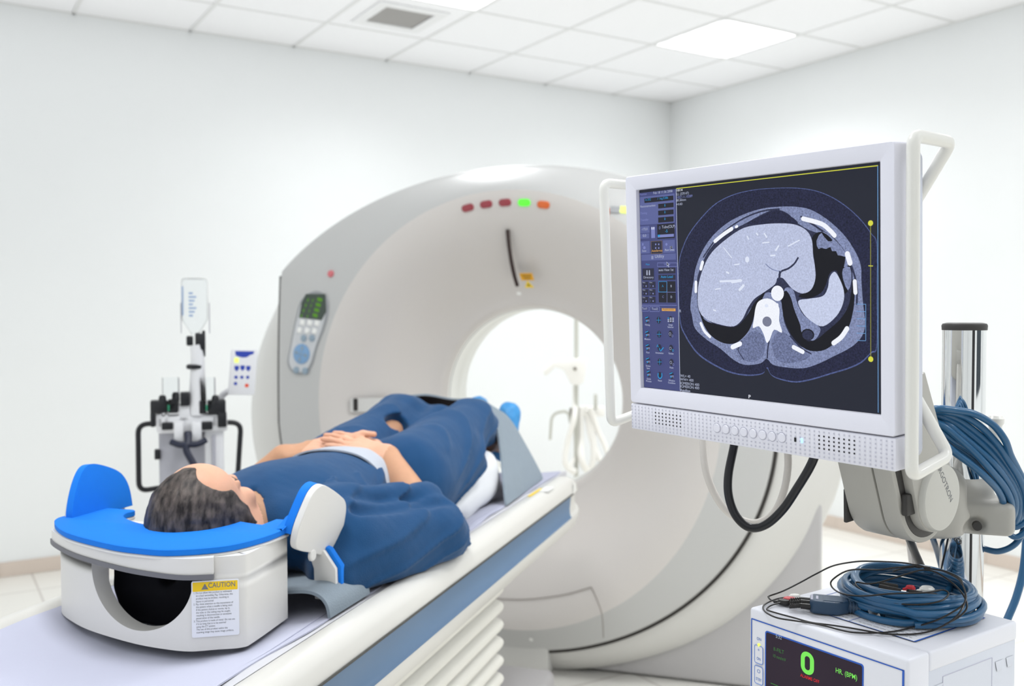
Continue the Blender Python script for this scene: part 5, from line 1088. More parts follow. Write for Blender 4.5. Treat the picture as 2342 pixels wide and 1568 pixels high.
shape(mb, [(1165, 1042), (1190, 1000), (1220, 1042), (1240, 1112), (1275, 1202), (1282, 1242), (1312, 1297), (1372, 1290), (1432, 1242), (1512, 1172), (1562, 1092), (1580, 1002), (1588, 932), (1599, 1012), (1592, 1112), (1562, 1222), (1502, 1292), (1422, 1352), (1332, 1357), (1262, 1312), (1210, 1242), (1176, 1152)], ci['ct_black'])
dot(mb, (1320, 1262), 26, ci['ct_black'], 20); dot(mb, (1320, 1264), 22, ci['ct_gap'], 17)
shape(mb, [(930, 1292), (990, 1242), (1050, 1262), (1066, 1322), (1050, 1392), (990, 1424), (920, 1402), (893, 1342)], ci['ct_back']); shape(mb, [(1108, 1302), (1150, 1242), (1200, 1262), (1262, 1322), (1332, 1378), (1300, 1412), (1200, 1432), (1130, 1402)], ci['ct_back'])
stroke(mb, spline([(1080, 1400), (1082, 1350), (1090, 1300)], 4), 5, ci['ct_gap']); stroke(mb, spline([(925, 1300), (905, 1350), (940, 1410)], 4), 3, ci['ct_gap']); stroke(mb, spline([(1215, 1270), (1280, 1340), (1340, 1375)], 4), 4, ci['ct_gap'])
shape(mb, [(1010, 1100), (1030, 1062), (1080, 1046), (1128, 1068), (1152, 1110), (1150, 1180), (1168, 1250), (1120, 1232), (1095, 1290), (1076, 1310), (1058, 1260), (1030, 1212), (994, 1222), (1000, 1170)], ci['ct_bone'], 3)
dot(mb, (1078, 1184), 20, ci['ct_canal'], 18); dot(mb, (1075, 1090), 8, ci['ct_vessel'], 6); dot(mb, (1140, 1016), 27, ci['ct_bone'], 27); dot(mb, (1138, 1085), 6, ci['ct_bone'])
for pts, w in (([(768, 706), (820, 664), (868, 632)], 13), ([(893, 621), (900, 618)], 9), ([(1292, 572), (1400, 602), (1450, 640), (1480, 672)], 14), ([(1556, 782), (1572, 835)], 17), ([(694, 832), (684, 870)], 13), ([(655, 950), (654, 1005)], 12), ([(1600, 945), (1604, 1012)], 13), ([(684, 1195), (705, 1240), (738, 1274)], 11), ([(872, 1336), (918, 1316)], 16), ([(1236, 1336), (1290, 1364)], 14), ([(1474, 1312), (1520, 1276), (1554, 1226)], 15)): stroke(mb, spline(pts, 4) if len(pts) > 2 else pts, w, ci['ct_bone'])
obj('scan_picture', mb, CM, scr, 0)
# lines and lettering over the scan, and the tool column at the left
UMT = ['s_side', 's_bar', 's_cell', 's_dark', 's_line', 's_pale', 's_cyan', 's_orange', 's_yellow', 's_olive', 's_sky', 's_white', 's_amber', 'ct_black']; ui = {k: i for i, k in enumerate(UMT)}
def ZA(p): return (1440+p[0]*0.14029, 400+p[1]*0.14029)
def ZB(p): return (1440+p[0]*0.20408, 600+p[1]*0.20408)
def ZP(p): return p
mb = MB(); LAYER[0] = 2
def rectp(x0, y0, x1, y1, m, conv=ZA):
    LAYER[0] += 1; n = -0.0011+0.00001*LAYER[0]; a, b = mloc(*conv((x0, y0)), n), mloc(*conv((x1, y1)), n); u0, u1 = max(a[0], -SW/2+.0006), max(b[0], -SW/2+.0006); v0, v1 = max(b[1], -SH_/2+.0006), a[1]
    mb.add(np.array([mw(u0, v0, n), mw(u1, v0, n), mw(u1, v1, n), mw(u0, v1, n)]), [[0, 1, 2, 3]], ui[m])
def framep(x0, y0, x1, y1, m, w=1.2, conv=ZA):
    for a, b in (((x0, y0), (x1, y0)), ((x1, y0), (x1, y1)), ((x1, y1), (x0, y1)), ((x0, y1), (x0, y0))): stroke(mb, [rp(a, (x0, y0), conv), rp(b, (x0, y0), conv)], w, ui[m], ZP, False)
def rp(p, o, conv): return conv(p)
def textp(s, x, y, hpx, m, conv=ZA, sx=1.0, bold=0.0, ax='LEFT'):
    """lettering whose baseline starts at a picture point, hpx high in that view's units"""
    LAYER[0] += 1; n = -0.0011+0.00001*LAYER[0]; k = (conv((0, 1))[1]-conv((0, 0))[1])*0.00066; u, v = mloc(*conv((x, y)), n); text(mb, s, hpx*k/0.70, mw(u, v, n), MF, ax=ax, mi=ui[m], sx=sx*1.28, bold=bold)
sl = -SW/2+0.0006; du = mloc(1550, 650)[0]
LAYER[0] += 1; n = -0.0011+0.00001*LAYER[0]; mb.add(np.array([mw(sl, -SH_/2+.0006, n), mw(du, -SH_/2+.0006, n), mw(du, SH_/2-.0045, n), mw(sl, SH_/2-.0045, n)]), [[0, 1, 2, 3]], 0)
stroke(mb, [(1546.3, 431.5), (1555.6, 893)], 1.6, ui['s_pale'], ZP, False); stroke(mb, [(1547, 431), (2008, 378.5)], 1.8, ui['s_yellow'], ZP, False); stroke(mb, [(2007.5, 379), (2008.5, 943)], 1.4, ui['s_sky'], ZP, False)
stroke(mb, [(1991, 511), (1991.5, 821)], 1.4, ui['s_olive'], ZP, False); dot(mb, (1991, 510), 6.5, ui['s_yellow'], conv=ZP); dot(mb, (1991.5, 821), 6.5, ui['s_yellow'], conv=ZP); stroke(mb, [(1986, 607.5), (1996.5, 608)], 1.6, ui['s_yellow'], ZP, False)
for k in range(6): stroke(mb, [(1959, 695+16.6*k), (1980, 695.5+16.7*k)], 1.1, ui['s_sky'], ZP, False)
stroke(mb, [(1980, 695), (1980, 778.5)], 1.1, ui['s_sky'], ZP, False)
for s, x, y, h, m, b in (('10114', 765, 281, 36, 's_white', 0.012), ('LL (339.47)', 765, 345, 40, 's_pale', 0), ('1027.11.10289', 765, 398, 40, 's_line', 0), ('80.50mm', 765, 445, 38, 's_pale', 0), ('+0.0D', 765, 508, 36, 's_pale', 0)): textp(s, x, y, h, m, ZA, 0.78, b)
for s, y, b in (('WL= 40', 1290, 0), ('WW= 400', 1330, 0), ('IOMERON 400', 1372, 0), ('IOMERON 400', 1408, 0), ('Aquilion', 1450, 0.012)): textp(s, 569, y, 30, 's_pale', ZB, 0.80, b)
textp('R', 556, 566, 30, 's_pale', ZB, 0.85, 0.01); textp('P', 1711.5, 912.5, 7.5, 's_white', ZP, 0.9, 0.01)
textp('Position', 165, 345, 34, 's_line', ZA, 0.8); textp('Feb 18 11:36 2008', 385, 325, 40, 's_pale', ZA, 0.78)
rectp(165, 362, 735, 455, 's_bar'); rectp(240, 385, 715, 445, 's_dark'); textp('In.332', 255, 432, 36, 's_cyan', ZA, 0.8); textp('/  Ing.5386', 455, 414, 36, 's_cyan', ZA, 0.85)
for y, s in ((455, 'Reconstruction'), (565, 'Timing'), (675, 'Transfer')):
    rectp(165, y+10, 735, y+98, 's_bar'); rectp(465, y+18, 718, y+84, 's_dark'); textp(s, 175, y+88, 36, 's_pale' if y == 455 else 's_line', ZA, 0.85); textp('0', 565, y+72, 40, 's_cyan', ZA, 0.8)
rectp(165, 840, 325, 940, 's_bar'); textp('-172.0', 195, 915, 40, 's_pale', ZA, 0.75); rectp(165, 962, 320, 1030, 's_bar'); textp('0.0', 215, 1020, 40, 's_pale', ZA, 0.9); rectp(350, 850, 415, 1025, 's_line'); textp('0.0', 354, 900, 40, 's_white', ZA, 0.8, 0.01)
rectp(448, 805, 735, 1025, 's_dark'); dot(mb, (490, 862), 3.2, ui['s_line'], 4.2, ZA); dot(mb, (490, 862), 2.2, ui['s_dark'], 3.2, ZA); textp('Tube(OLP)', 525, 884, 46, 's_pale', ZA, 0.78); textp('-5', 580, 950, 46, 's_cyan', ZA, 0.8, 0.01); rectp(458, 975, 722, 1004, 's_line'); rectp(458, 975, 496, 1004, 's_cyan')
rectp(175, 1085, 330, 1275, 's_bar'); rectp(345, 1080, 535, 1280, 's_amber'); rectp(352, 1086, 528, 1274, 's_cell'); rectp(545, 1065, 740, 1262, 's_bar')
for k in range(4): dot(mb, (425+50*(k % 2), 1130+60*(k//2)), 2.6, ui['s_line'], 2.8, ZA)
textp('AutoService', 362, 1262, 34, 's_orange', ZA, 0.78, 0.01); textp('Raw Data', 575, 1248, 34, 's_pale', ZA, 0.85, 0.01); textp('Scan', 205, 1262, 34, 's_pale', ZA, 0.85)
dot(mb, (240, 1185), 5, ui['s_line'], 4.4, ZA); rectp(205, 1110, 225, 1150, 's_line'); dot(mb, (600, 1130), 4, ui['s_line'], 4, ZA); dot(mb, (680, 1180), 4.5, ui['s_cell'], 4.2, ZA); textp('0.5', 655, 1198, 30, 's_pale', ZA, 0.9)
rectp(190, 1300, 755, 1378, 's_bar'); textp('Utility', 410, 1366, 52, 's_pale', ZA, 0.9)
stroke(mb, [ZA((362, 1318)), ZA((362, 1372))], 1.6, ui['s_pale'], ZP, False); stroke(mb, [ZA((380, 1318)), ZA((380, 1372))], 1.6, ui['s_pale'], ZP, False)
textp('Main', 180, 38, 22, 's_cyan', ZB, 0.85); framep(312, 4, 532, 46, 's_line', 1.0, ZB); textp('Layout', 385, 35, 24, 's_line', ZB, 0.8)
rectp(322, 60, 515, 122, 's_cell', ZB); textp('auto View 1st', 326, 104, 26, 's_pale', ZB, 0.85, 0.008); rectp(322, 140, 515, 194, 's_cell', ZB); textp('Auto Load', 350, 180, 26, 's_cyan', ZB, 0.9, 0.012)
rectp(142, 68, 275, 198, 's_cell', ZB); textp('Directory', 155, 186, 26, 's_pale', ZB, 0.85)
for x in (195, 222): dot(mb, (x, 96), 2.2, ui['s_pale'], 2.6, ZB); rectp(x-7, 106, x+7, 142, 's_pale', ZB)
for r in range(3):
    for q in range(2): rectp(142+78*q, 215+84*r, 213+78*q, 286+84*r, 's_cell', ZB); textp('Part.', 146+78*q, 236+84*r, 17, 's_pale', ZB, 0.8); dot(mb, (185+78*q, 264+84*r), 2.6, ui['s_line'], 2.4, ZB); textp('1', 150+78*q, 278+84*r, 22, 's_line', ZB, 0.7)
rectp(322, 212, 518, 450, 's_dark', ZB); stroke(mb, [(322, 331), (518, 333)], 1.0, ui['s_line'], ZB, False); stroke(mb, [(418, 212), (418, 450)], 1.0, ui['s_line'], ZB, False); framep(326, 214, 416, 330, 's_cyan', 1.0, ZB)
for s, x, y, m in (('A', 362, 283, 's_cyan'), ('B', 458, 284, 's_pale'), ('C', 366, 404, 's_line'), ('D', 458, 406, 's_pale')): textp(s, x, y, 26, m, ZB, 0.75)
stroke(mb, [(135, 478), (530, 480)], 1.2, ui['s_line'], ZB, False); framep(135, 494, 214, 545, 's_line', 1, ZB); framep(226, 494, 334, 548, 's_line', 1, ZB); textp('Tool1', 140, 534, 26, 's_pale', ZB, 0.75); textp('Tool2', 248, 538, 26, 's_pale', ZB, 0.85); rectp(360, 512, 515, 546, 's_orange', ZB); textp('Application', 370, 540, 24, 's_amber', ZB, 0.85)
ic = [((200, 640), 'Filming', 0), ((325, 646), '', 1), ((460, 640), 'Image\nSelector', 2), ((200, 800), 'Measure', 3), ((330, 804), '', 4), ((460, 800), '', 5), ((205, 950), 'Flow', 6), ((335, 955), 'Annotation', 7), ((465, 962), 'Rotate', 8), ((208, 1100), 'Screen\nSave', 9), ((336, 1114), '', 10), ((470, 1120), 'Point', 11), ((215, 1245), 'Quick\nProcess', 12), ((340, 1265), 'Reset', 13), ((472, 1265), 'Window\nCondition', 14)]
for (x, y), s, k in ic:
    dot(mb, (x, y), 8.2, ui['s_cell'], 10.5, ZB)
    for q, l in enumerate(s.split('\n') if s else []): textp(l, x, y+72+26*q, 19, 's_pale', ZB, 0.8, 0.01, 'CENTER')
    if k in (0, 3, 6, 9, 12, 14): stroke(mb, [(x-22, y-18), (x+5, y-30)], 2.2, ui['s_cyan'], ZB); stroke(mb, [(x-18, y+6), (x+20, y+4)], 1.6, ui['s_line'], ZB); dot(mb, (x-10, y+16), 2.6, ui['s_cyan'], 2.6, ZB); textp('0.5', x-2, y+26, 18, 's_pale', ZB, 0.9)
    elif k in (1, 4, 10): stroke(mb, [(x-26, y), (x+26, y)], 1.1, ui['s_cyan'], ZB, False); stroke(mb, [(x, y-34), (x, y+34)], 1.1, ui['s_cyan'], ZB, False)
    elif k == 2:
        for a in range(9): rectp(x-34+26*(a % 3), y-22+18*(a//3), x-16+26*(a % 3), y-10+18*(a//3), 's_cyan' if a == 0 else 's_pale', ZB)
    elif k in (5, 8, 11): dot(mb, (x-8, y), 4.2, ui['s_pale'], 4.4, ZB); dot(mb, (x-8, y), 3.2, ui['s_cell'], 3.4, ZB); dot(mb, (x+20, y+22), 3.4, ui['s_cyan'] if k == 8 else ui['s_line'], 3.4, ZB); dot(mb, (x+20, y+22), 2.1, ui['s_cell'], 2.1, ZB)
    elif k == 7: textp('A', x-34, y+4, 34, 's_cyan', ZB, 0.9); textp('B', x-6, y+38, 28, 's_cyan', ZB, 0.8); stroke(mb, [(x+12, y+36), (x+42, y)], 2.6, ui['s_cyan'], ZB)
    elif k == 13: stroke(mb, spline([(x-20, y-22), (x-20, y+12), (x, y+34), (x+20, y+14), (x+20, y-22)], 5), 2.6, ui['s_cyan'], ZB)
shape(mb, [(600, 1412), (608, 1490), (622, 1472), (636, 1506), (646, 1500), (634, 1468), (652, 1462)], ui['s_pale'], 0, ZA); shape(mb, [(606, 1428), (611, 1476), (622, 1462), (640, 1460)], ui['s_dark'], 0, ZA)
obj('screen_interface', mb, UMT, scr, 0)
# ------------------------------------------------------------------ chrome pole cart, monitor arm, cables
mat('chrome', (0.82, 0.83, 0.84, 1), 0.045, metal=1.0, var=0)
mat('arm_grey', rgb(170, 168, 161), 0.42, var=0.01); mat('arm_dark', rgb(52, 50, 48), 0.5, var=0); mat('arm_disc', rgb(190, 189, 182), 0.42, var=0.008)
mat('cable_blue', rgb(35, 90, 130), 0.32, var=0.03, vscale=30, coat=0.2); mat('cable_black', rgb(22, 23, 28), 0.3, var=0); mat('cable_white', rgb(214, 208, 200), 0.4, var=0.01)
PX, PY, PR = 0.7065, 1.480, 0.0315
cart = thing('equipment_cart', 'chrome pole cart that carries the monitor arm and the small heart monitor', 'cart', (PX, PY, 0))
mb = MB(); mb.cyl((PX, PY, 0.08), (PX, PY, 1.338), PR, 48); obj('pole', mb, 'chrome', cart)
mb = MB(); mb.lathe([(PR+0.001, 1.336), (PR+0.0015, 1.343), (PR, 1.346), (PR-0.006, 1.3475), (0, 1.3475)], (PX, PY, 0), FRW, 40); sub(obj('pole_cap', mb, 'arm_dark', cart), 'black cap')
EP = np.array([0.4985, 1.1828, 0.926]); E1_ = np.array([-0.5655, 0.8247, 0.0]); E1_ /= np.linalg.norm(E1_); E2_ = np.array([0.8247, 0.5655, 0.0]); EW, ED, EH = 0.261, 0.265, 0.215
EC = EP+E1_*EW/2+E2_*ED/2
zs_ = 0.926-EH
mb = MB(); mb.box(EC*np.array([1, 1, 0])+UZ*(zs_-0.022), (0.24, 0.30, 0.02), (E1_, E2_, UZ), 0.006); mb2 = obj('shelf', mb, 'arm_grey', cart, 40)
mb = MB(); mb.box((EC*np.array([1, 1, 0])+np.array([PX, PY, 0]))/2+UZ*(zs_-0.045), (0.05, 0.22, 0.028), frame_n((0, 0, 1), tuple((np.array([PX, PY, 0])-EC*np.array([1, 1, 0]))/np.linalg.norm(np.array([PX, PY, 0])-EC*np.array([1, 1, 0])))), 0.004); obj('shelf_bracket', mb, 'arm_grey', cart, 40)
mb = MB(); mb.lathe([(0.06, 0.06), (0.07, 0.09), (0.05, 0.12), (PR+0.002, 0.125)], (PX, PY, 0), FRW, 32); obj('hub', mb, 'arm_grey', cart)
for k in range(5):
    a = 2*math.pi*k/5+0.5; e = np.array([PX+0.30*math.cos(a), PY+0.30*math.sin(a), 0.08]); mb = MB(); mb.tube([np.array([PX, PY, 0.09]), e], [0.028, 0.02], 12); obj('foot', mb, 'arm_grey', cart)
    t_ = np.array([-math.sin(a), math.cos(a), 0]); e2 = e-UZ*0.048; mb = MB(); mb.cyl(e2-t_*0.012, e2+t_*0.012, 0.032, 24); obj('castor', mb, 'arm_dark', cart)
# hook for the cable bundle, right behind the pole
hk = at_y(2276, 990, 1.53); mb = MB(); mb.lathe([(0.010, -0.06), (0.010, 0.012), (0.013, 0.016), (0.0135, 0.024), (0.010, 0.029), (0, 0.030)], hk, FRW, 20); mb.tube([hk-UZ*0.05, np.array([PX+0.01, PY+0.02, hk[2]-0.05])], 0.008, 10); obj('cable_hook', mb, 'handle_white', cart)
# arm
arm = thing('monitor_arm', 'grey swivel arm with a round end cap, between the monitor and the chrome pole', 'monitor arm', (PX, PY, 1.05))
FA = (MN, MV, MU)                              # profile plane of the tilting joint: depth, up; thickness along the monitor's width
CN, CV = -0.200, -0.298
def joint(R_, n0, v0, n1, v1, k=28):
    """circle about the pivot with tangents up to two points"""
    out = [(n0, v0)]; c = np.array([CN, CV])
    def tang(p, side):
        d = np.array(p)-c; D = np.linalg.norm(d); a = math.atan2(d[1], d[0]); b = math.acos(R_/D); return a+side*b
    a0 = tang((n0, v0), -1); a1 = tang((n1, v1), 1)-2*math.pi
    for q in range(k+1): a = a0+(a1-a0)*q/k; out.append((CN+R_*math.cos(a), CV+R_*math.sin(a)))
    return out+[(n1, v1)]
def slab(nm, u0, u1, R_, tops, m, bev=0.003, lab=None):
    P = joint(R_, *tops); mb = MB(); mb.prism(P, u0, u1, MC, FA, bev, 2); o = obj(nm, mb, m, arm, 40)
    if lab: sub(o, lab)
    return o
slab('joint_cover', 0.064, 0.119, 0.068, (-0.080, -0.165, -0.16, -0.13), 'arm_grey', 0.006)
slab('joint_cover', 0.1205, 0.149, 0.068, (-0.080, -0.165, -0.16, -0.13), 'arm_grey', 0.003)
slab('joint_gap', 0.060, 0.150, 0.060, (-0.090, -0.165, -0.155, -0.13), 'arm_dark', 0.001)
slab('joint_core', 0.149, 0.164, 0.050, (-0.098, -0.140, -0.17, -0.12), 'arm_grey', 0.002)
mb = MB(); mb.box(mw(0.02, -0.10, -0.100), (0.30, 0.12, 0.022), MF, 0.004); mb.box(mw(0.105, -0.135, -0.118), (0.10, 0.06, 0.03), MF, 0.004); obj('mount_plate', mb, 'arm_grey', arm, 40)
mb = MB(); mb.lathe([(0.0, 0.1735), (0.040, 0.1735), (0.0455, 0.1725), (0.0475, 0.170), (0.0475, 0.160)], mw(0, CV, CN), (MN, MV, MU), 48); dsc = obj('end_cap', mb, 'arm_disc', arm, 40)
a_ = math.radians(-58); FT = (-MN*math.cos(a_)+MV*math.sin(a_), MN*math.sin(a_)+MV*math.cos(a_), MU); mb = MB(); text(mb, 'ERGOTRON', 0.0125, mw(0.1739, CV+0.020, CN-0.004), FT, 'CENTER', 'CENTER', sx=0.98, bold=-0.006); obj('lettering', mb, 'ink_grey', dsc, 0)
# solid dark boxes, their colour standing in for shaded recesses beside the joint
for u, n, v, su, sn, sv in ((0.0615, -0.150, -0.318, 0.006, 0.030, 0.05), (0.1545, -0.148, -0.300, 0.009, 0.030, 0.030)):
    mb = MB(); mb.box(mw(u, v, n), (su, sv, sn), MF, 0.002); obj('recess_shade_box', mb, 'arm_dark', arm, 40)
q = SDF((0.54, 1.30, 0.99), (0.84, 1.58, 1.24), 0.0032)
hub = mw(0.10, CV-0.04, CN-0.02)
q.cap((hub[0]+0.02, hub[1]+0.02, 1.052), (0.665, 1.425, 1.050), 0.026, 0.026, 0.02, sq=(1, 1, 1)); q.cap((0.650, 1.425, 1.060), (0.650, 1.425, 1.100), 0.034, 0.034, 0.01)
q.cap((PX, PY, 1.028), (PX, PY, 1.074), 0.046, 0.046, 0.012); q.cap((PX, PY, 1.010), (PX, PY, 1.0), 0.06, 0.06, 0.002, 'cut'); q.cap((PX, PY, 1.102), (PX, PY, 1.14), 0.06, 0.06, 0.002, 'cut') if False else None
q.box((PX+0.014, PY-0.034, 1.052), (0.044, 0.028, 0.026), np.array([[0.93, -0.36, 0], [0.36, 0.93, 0], [0, 0, 1]]), 0.012, 0.01)
sc_ = at_y(2236, 1205, 1.41); dv_ = np.array([0.36, 0.93, 0]); q.cap(sc_-dv_*0.03, sc_+dv_*0.012, 0.012, 0.012, 0.004, 'cut'); q.cap(sc_-dv_*0.03+np.array([-0.010, 0, 0]), sc_+dv_*0.004+np.array([-0.010, 0, 0]), 0.012, 0.012, 0.004, 'cut')
o = organic('pole_clamp', q, 'arm_grey', arm, None, None, 2)
mb = MB(); mb.cyl(sc_+dv_*0.004, sc_+dv_*0.016, 0.0065, 16); sub(obj('screw', mb, 'arm_dark', arm), 'black clamp screw')
# blue cable bundle looped round the pole above the clamp
rg = random.Random(11)
def yt(lst): return np.array([at_y(x, y, Y) for x, y, Y in lst])
FRONT = [[(2104, 958), (2112, 942), (2144, 934), (2186, 938), (2228, 946), (2270, 970), (2298, 1005), (2311, 1040), (2326, 1070), (2342, 1105), (2350, 1150)],
    [(2104, 964), (2116, 947), (2158, 941), (2200, 949), (2242, 974), (2279, 1012), (2305, 1051), (2330, 1092), (2344, 1130), (2344, 1165)],
    [(2104, 970), (2120, 952), (2144, 950), (2179, 966), (2214, 990), (2256, 1026), (2291, 1068), (2318, 1108), (2332, 1145), (2328, 1178)],
    [(2106, 976), (2126, 961), (2158, 974), (2190, 1000), (2228, 1034), (2263, 1072), (2296, 1112), (2312, 1145), (2312, 1172)],
    [(2108, 978), (2128, 972), (2150, 984), (2175, 1004), (2214, 1027), (2256, 1060), (2290, 1100), (2308, 1140), (2304, 1172)],
    [(2110, 984), (2130, 984), (2150, 996), (2170, 1012), (2200, 1030), (2242, 1062), (2274, 1098), (2298, 1138), (2296, 1166)],
    [(2110, 988), (2132, 992), (2156, 1010), (2186, 1036), (2216, 1058), (2254, 1090), (2282, 1120), (2294, 1148), (2288, 1168)],
    [(2106, 966), (2140, 958), (2170, 972), (2204, 1000), (2240, 1030), (2276, 1064), (2306, 1104), (2322, 1140), (2320, 1172)],
    [(2106, 968), (2118, 958), (2150, 946), (2190, 958), (2228, 984), (2268, 1018), (2300, 1058), (2324, 1100), (2338, 1140), (2336, 1172)]]
bundle = thing('cable_bundle', 'thick bundle of blue cable loops hung round the chrome pole', 'cable', (PX+0.02, PY, 1.1))
for k, A_ in enumerate(FRONT):
    n = len(A_); d0 = 1.385+0.007*((k*4) % 3); pts = []
    for q2, (x, y) in enumerate(A_): f = q2/(n-1); pts.append((x, y, d0+0.07*max(0, 0.18-f)/0.18+0.05*max(0, f-0.6)/0.4))
    ex, ey = A_[-1]
    pts += [(ex-10, ey+20, 1.465), (ex-28, ey+24, 1.50), (ex-52, ey+4, 1.525), (2236-3*k, 1110-2*k, 1.545), (2196, 1062-3*k, 1.55), (2150, 1006-2*k, 1.54), (2116, 968, 1.51)]
    obj('cable_loop', MB().tube(spline(yt(pts), 8, True), 0.0052, 14, closed=True), 'cable_blue', bundle)
obj('loose_end', MB().tube(spline(yt([(2345, 1120, 1.47), (2347, 1190, 1.47), (2325, 1240, 1.47), (2285, 1260, 1.475), (2245, 1253, 1.49), (2225, 1250, 1.52)]), 10), 0.0048, 12), 'cable_blue', bundle)
for y0, y1 in ((1188, 1205), (1205, 1228)):
    obj('loose_end', MB().tube(spline(yt([(2276, y0-6, 1.50), (2296, y0+6, 1.47), (2322, y1, 1.46), (2345, y1-12, 1.46)]), 8), 0.0046, 12), 'cable_blue', bundle)
obj('loose_end', MB().tube(spline(yt([(2284, 1186, 1.52), (2310, 1182, 1.48), (2345, 1160, 1.47)]), 8), 0.0046, 12), 'cable_black', bundle)
tag(obj('power_cable', MB().tube(spline(yt([(2352, 1080, 1.60), (2350, 1180, 1.59), (2342, 1290, 1.58), (2326, 1360, 1.57), (2304, 1415, 1.56), (2280, 1470, 1.55), (2270, 1560, 1.54)]), 8), 0.0062, 12), 'cable_blue'), 'single blue cable hanging at the right edge behind the small heart monitor', 'cable')
tag(obj('arm_cable', MB().tube(spline(yt([(2062, 1190, 1.44), (2076, 1222, 1.46), (2092, 1262, 1.49), (2114, 1312, 1.52), (2130, 1360, 1.55), (2140, 1420, 1.57)]), 8), 0.0062, 12), 'cable_black'), 'black cable running down from the monitor arm to the left of the pole', 'cable')
tag(obj('arm_cable', MB().tube(spline(yt([(2120, 1195, 1.46), (2132, 1226, 1.48), (2148, 1275, 1.53), (2164, 1345, 1.56), (2172, 1420, 1.58)]), 8), 0.0048, 12), 'cable_blue'), 'thin blue cable running down close beside the pole below the monitor arm', 'cable')
mb = MB(); mb.tube(yt([(2084, 1240, 1.56), (2092, 1300, 1.57), (2098, 1400, 1.58)]), 0.008, 10); tag(obj('arm_cable', mb, 'cable_white'), 'pale cable half hidden behind the black one below the monitor arm', 'cable')
# two loops hanging under the monitor
tag(obj('hanging_cable', MB().tube(spline(yt([(1683, 985, 1.47), (1679, 1018, 1.465), (1666, 1085, 1.45), (1667, 1135, 1.44), (1684, 1180, 1.43), (1715, 1206, 1.42), (1752, 1199, 1.41), (1790, 1165, 1.40), (1822, 1118, 1.385), (1850, 1072, 1.37), (1866, 1035, 1.36), (1872, 1000, 1.35)]), 8), 0.0066, 14), 'cable_black'), 'thick black cable hanging in a loop under the monitor', 'cable')
tag(obj('hanging_cable', MB().tube(spline(yt([(1604, 975, 1.56), (1607, 1005, 1.555), (1613, 1070, 1.54), (1632, 1125, 1.53), (1662, 1168, 1.52), (1700, 1190, 1.51), (1735, 1194, 1.50), (1770, 1172, 1.49), (1792, 1125, 1.48), (1802, 1070, 1.47), (1801, 1020, 1.46), (1800, 990, 1.46)]), 8), 0.0058, 14), 'cable_white'), 'pale cable hanging in a loop under the monitor behind the black one', 'cable')
# ------------------------------------------------------------------ the small heart monitor on the shelf
mat('ecg_white', rgb(228, 229, 236), 0.42, var=0.008, vscale=10, bump=0.05, bscale=500); mat('ecg_blue', rgb(38, 92, 190), 0.4, var=0); mat('ecg_side', rgb(214, 218, 228), 0.45, var=0.008)
glow('e_screen', rgb(46, 36, 48), 1.0, 0.10, 8); glow('e_green', rgb(120, 224, 90), 1.1); glow('e_dim', rgb(62, 120, 60)); glow('e_red', rgb(214, 40, 44)); glow('e_pale', rgb(170, 186, 196)); mat('led_green', rgb(214, 226, 90), 0.3, var=0, emit=rgb(224, 236, 100), estr=0.7); mat('print_soft', rgb(90, 132, 208), 0.5, var=0); mat('label_plate', rgb(234, 236, 242), 0.45, var=0.01)
FE = (E1_, E2_, UZ)
ecg = thing('heart_monitor', 'small white heart monitor with a dark screen reading 0, below the big monitor', 'heart monitor', EC*np.array([1, 1, 0])+UZ*zs_)
def ez(a, b, z): return EP+E1_*a+E2_*b+UZ*(z-0.926)
mb = MB(); mb.box(ez(EW/2, 0.022+0.004, 0.926-EH/2), (EW, 0.048, EH), FE, 0.005, 3); fb = obj('front_bezel', mb, 'ecg_white', ecg, 40)
mb = MB(); mb.box(ez(EW/2, 0.05+(ED-0.05)/2, 0.926-EH/2-0.012), (EW-0.004, ED-0.05, EH-0.026), FE, 0.003, 2); obj('housing', mb, 'ecg_side', ecg, 40)
mb = MB(); mb.box(ez(EW/2, 0.0505+(ED-0.05)/2, 0.926-0.014), (EW-0.001, ED-0.05, 0.027), FE, 0.004, 3); obj('lid', mb, 'ecg_white', ecg, 40)
# right side: shallow panel and finger dents
FS = (E2_, UZ, -E1_)
def es(px, py, out=0.002): P = at_plane(px, py, EP+E1_*(0.002-out), E1_); return P
mb = MB(); a, b = es(2128, 1524), es(2240, 1482); cpt = ez(0, 0.150, 0.862); mb.prism(rrect(0.120, 0.048, 0.002), 0, 0.0006, ez(0.0024, 0.142, 0.862), FS); pn = obj('side_panel', mb, 'ecg_side', ecg, 0)
mb = MB()
for p, q2 in ((( -0.06, 0.024), (0.06, 0.024)), ((0.06, 0.024), (0.06, -0.024)), ((-0.06, -0.024), (0.06, -0.024)), ((-0.06, 0.024), (-0.06, -0.024))): mb.tube([xf(np.array([[p[0], p[1], 0.0007]]), ez(0.0024, 0.142, 0.862), FS)[0], xf(np.array([[q2[0], q2[1], 0.0007]]), ez(0.0024, 0.142, 0.862), FS)[0]], 0.0006, 5)
obj('panel_edge', mb, 'hole_pale', pn)
for b_ in (0.072, 0.220, 0.248):
    mb = MB(); zz = 0.926-0.052; c = ez(0.0018, b_, zz)
    mb.add(np.array([c+E2_*x+UZ*z-E1_*o for x, z, o in ((-0.010, 0.004, 0.0005), (0.010, 0.004, 0.0005), (0.006, -0.010, 0.0008), (-0.006, -0.010, 0.0008), (-0.009, 0.0015, 0.0008), (0.009, 0.0015, 0.0008), (0.005, -0.008, 0.0014), (-0.005, -0.008, 0.0014))]), [[0, 1, 5, 4], [1, 2, 6, 5], [2, 3, 7, 6], [3, 0, 4, 7], [4, 5, 6, 7]]); obj('finger_dent', mb, 'ecg_side', ecg, 0)
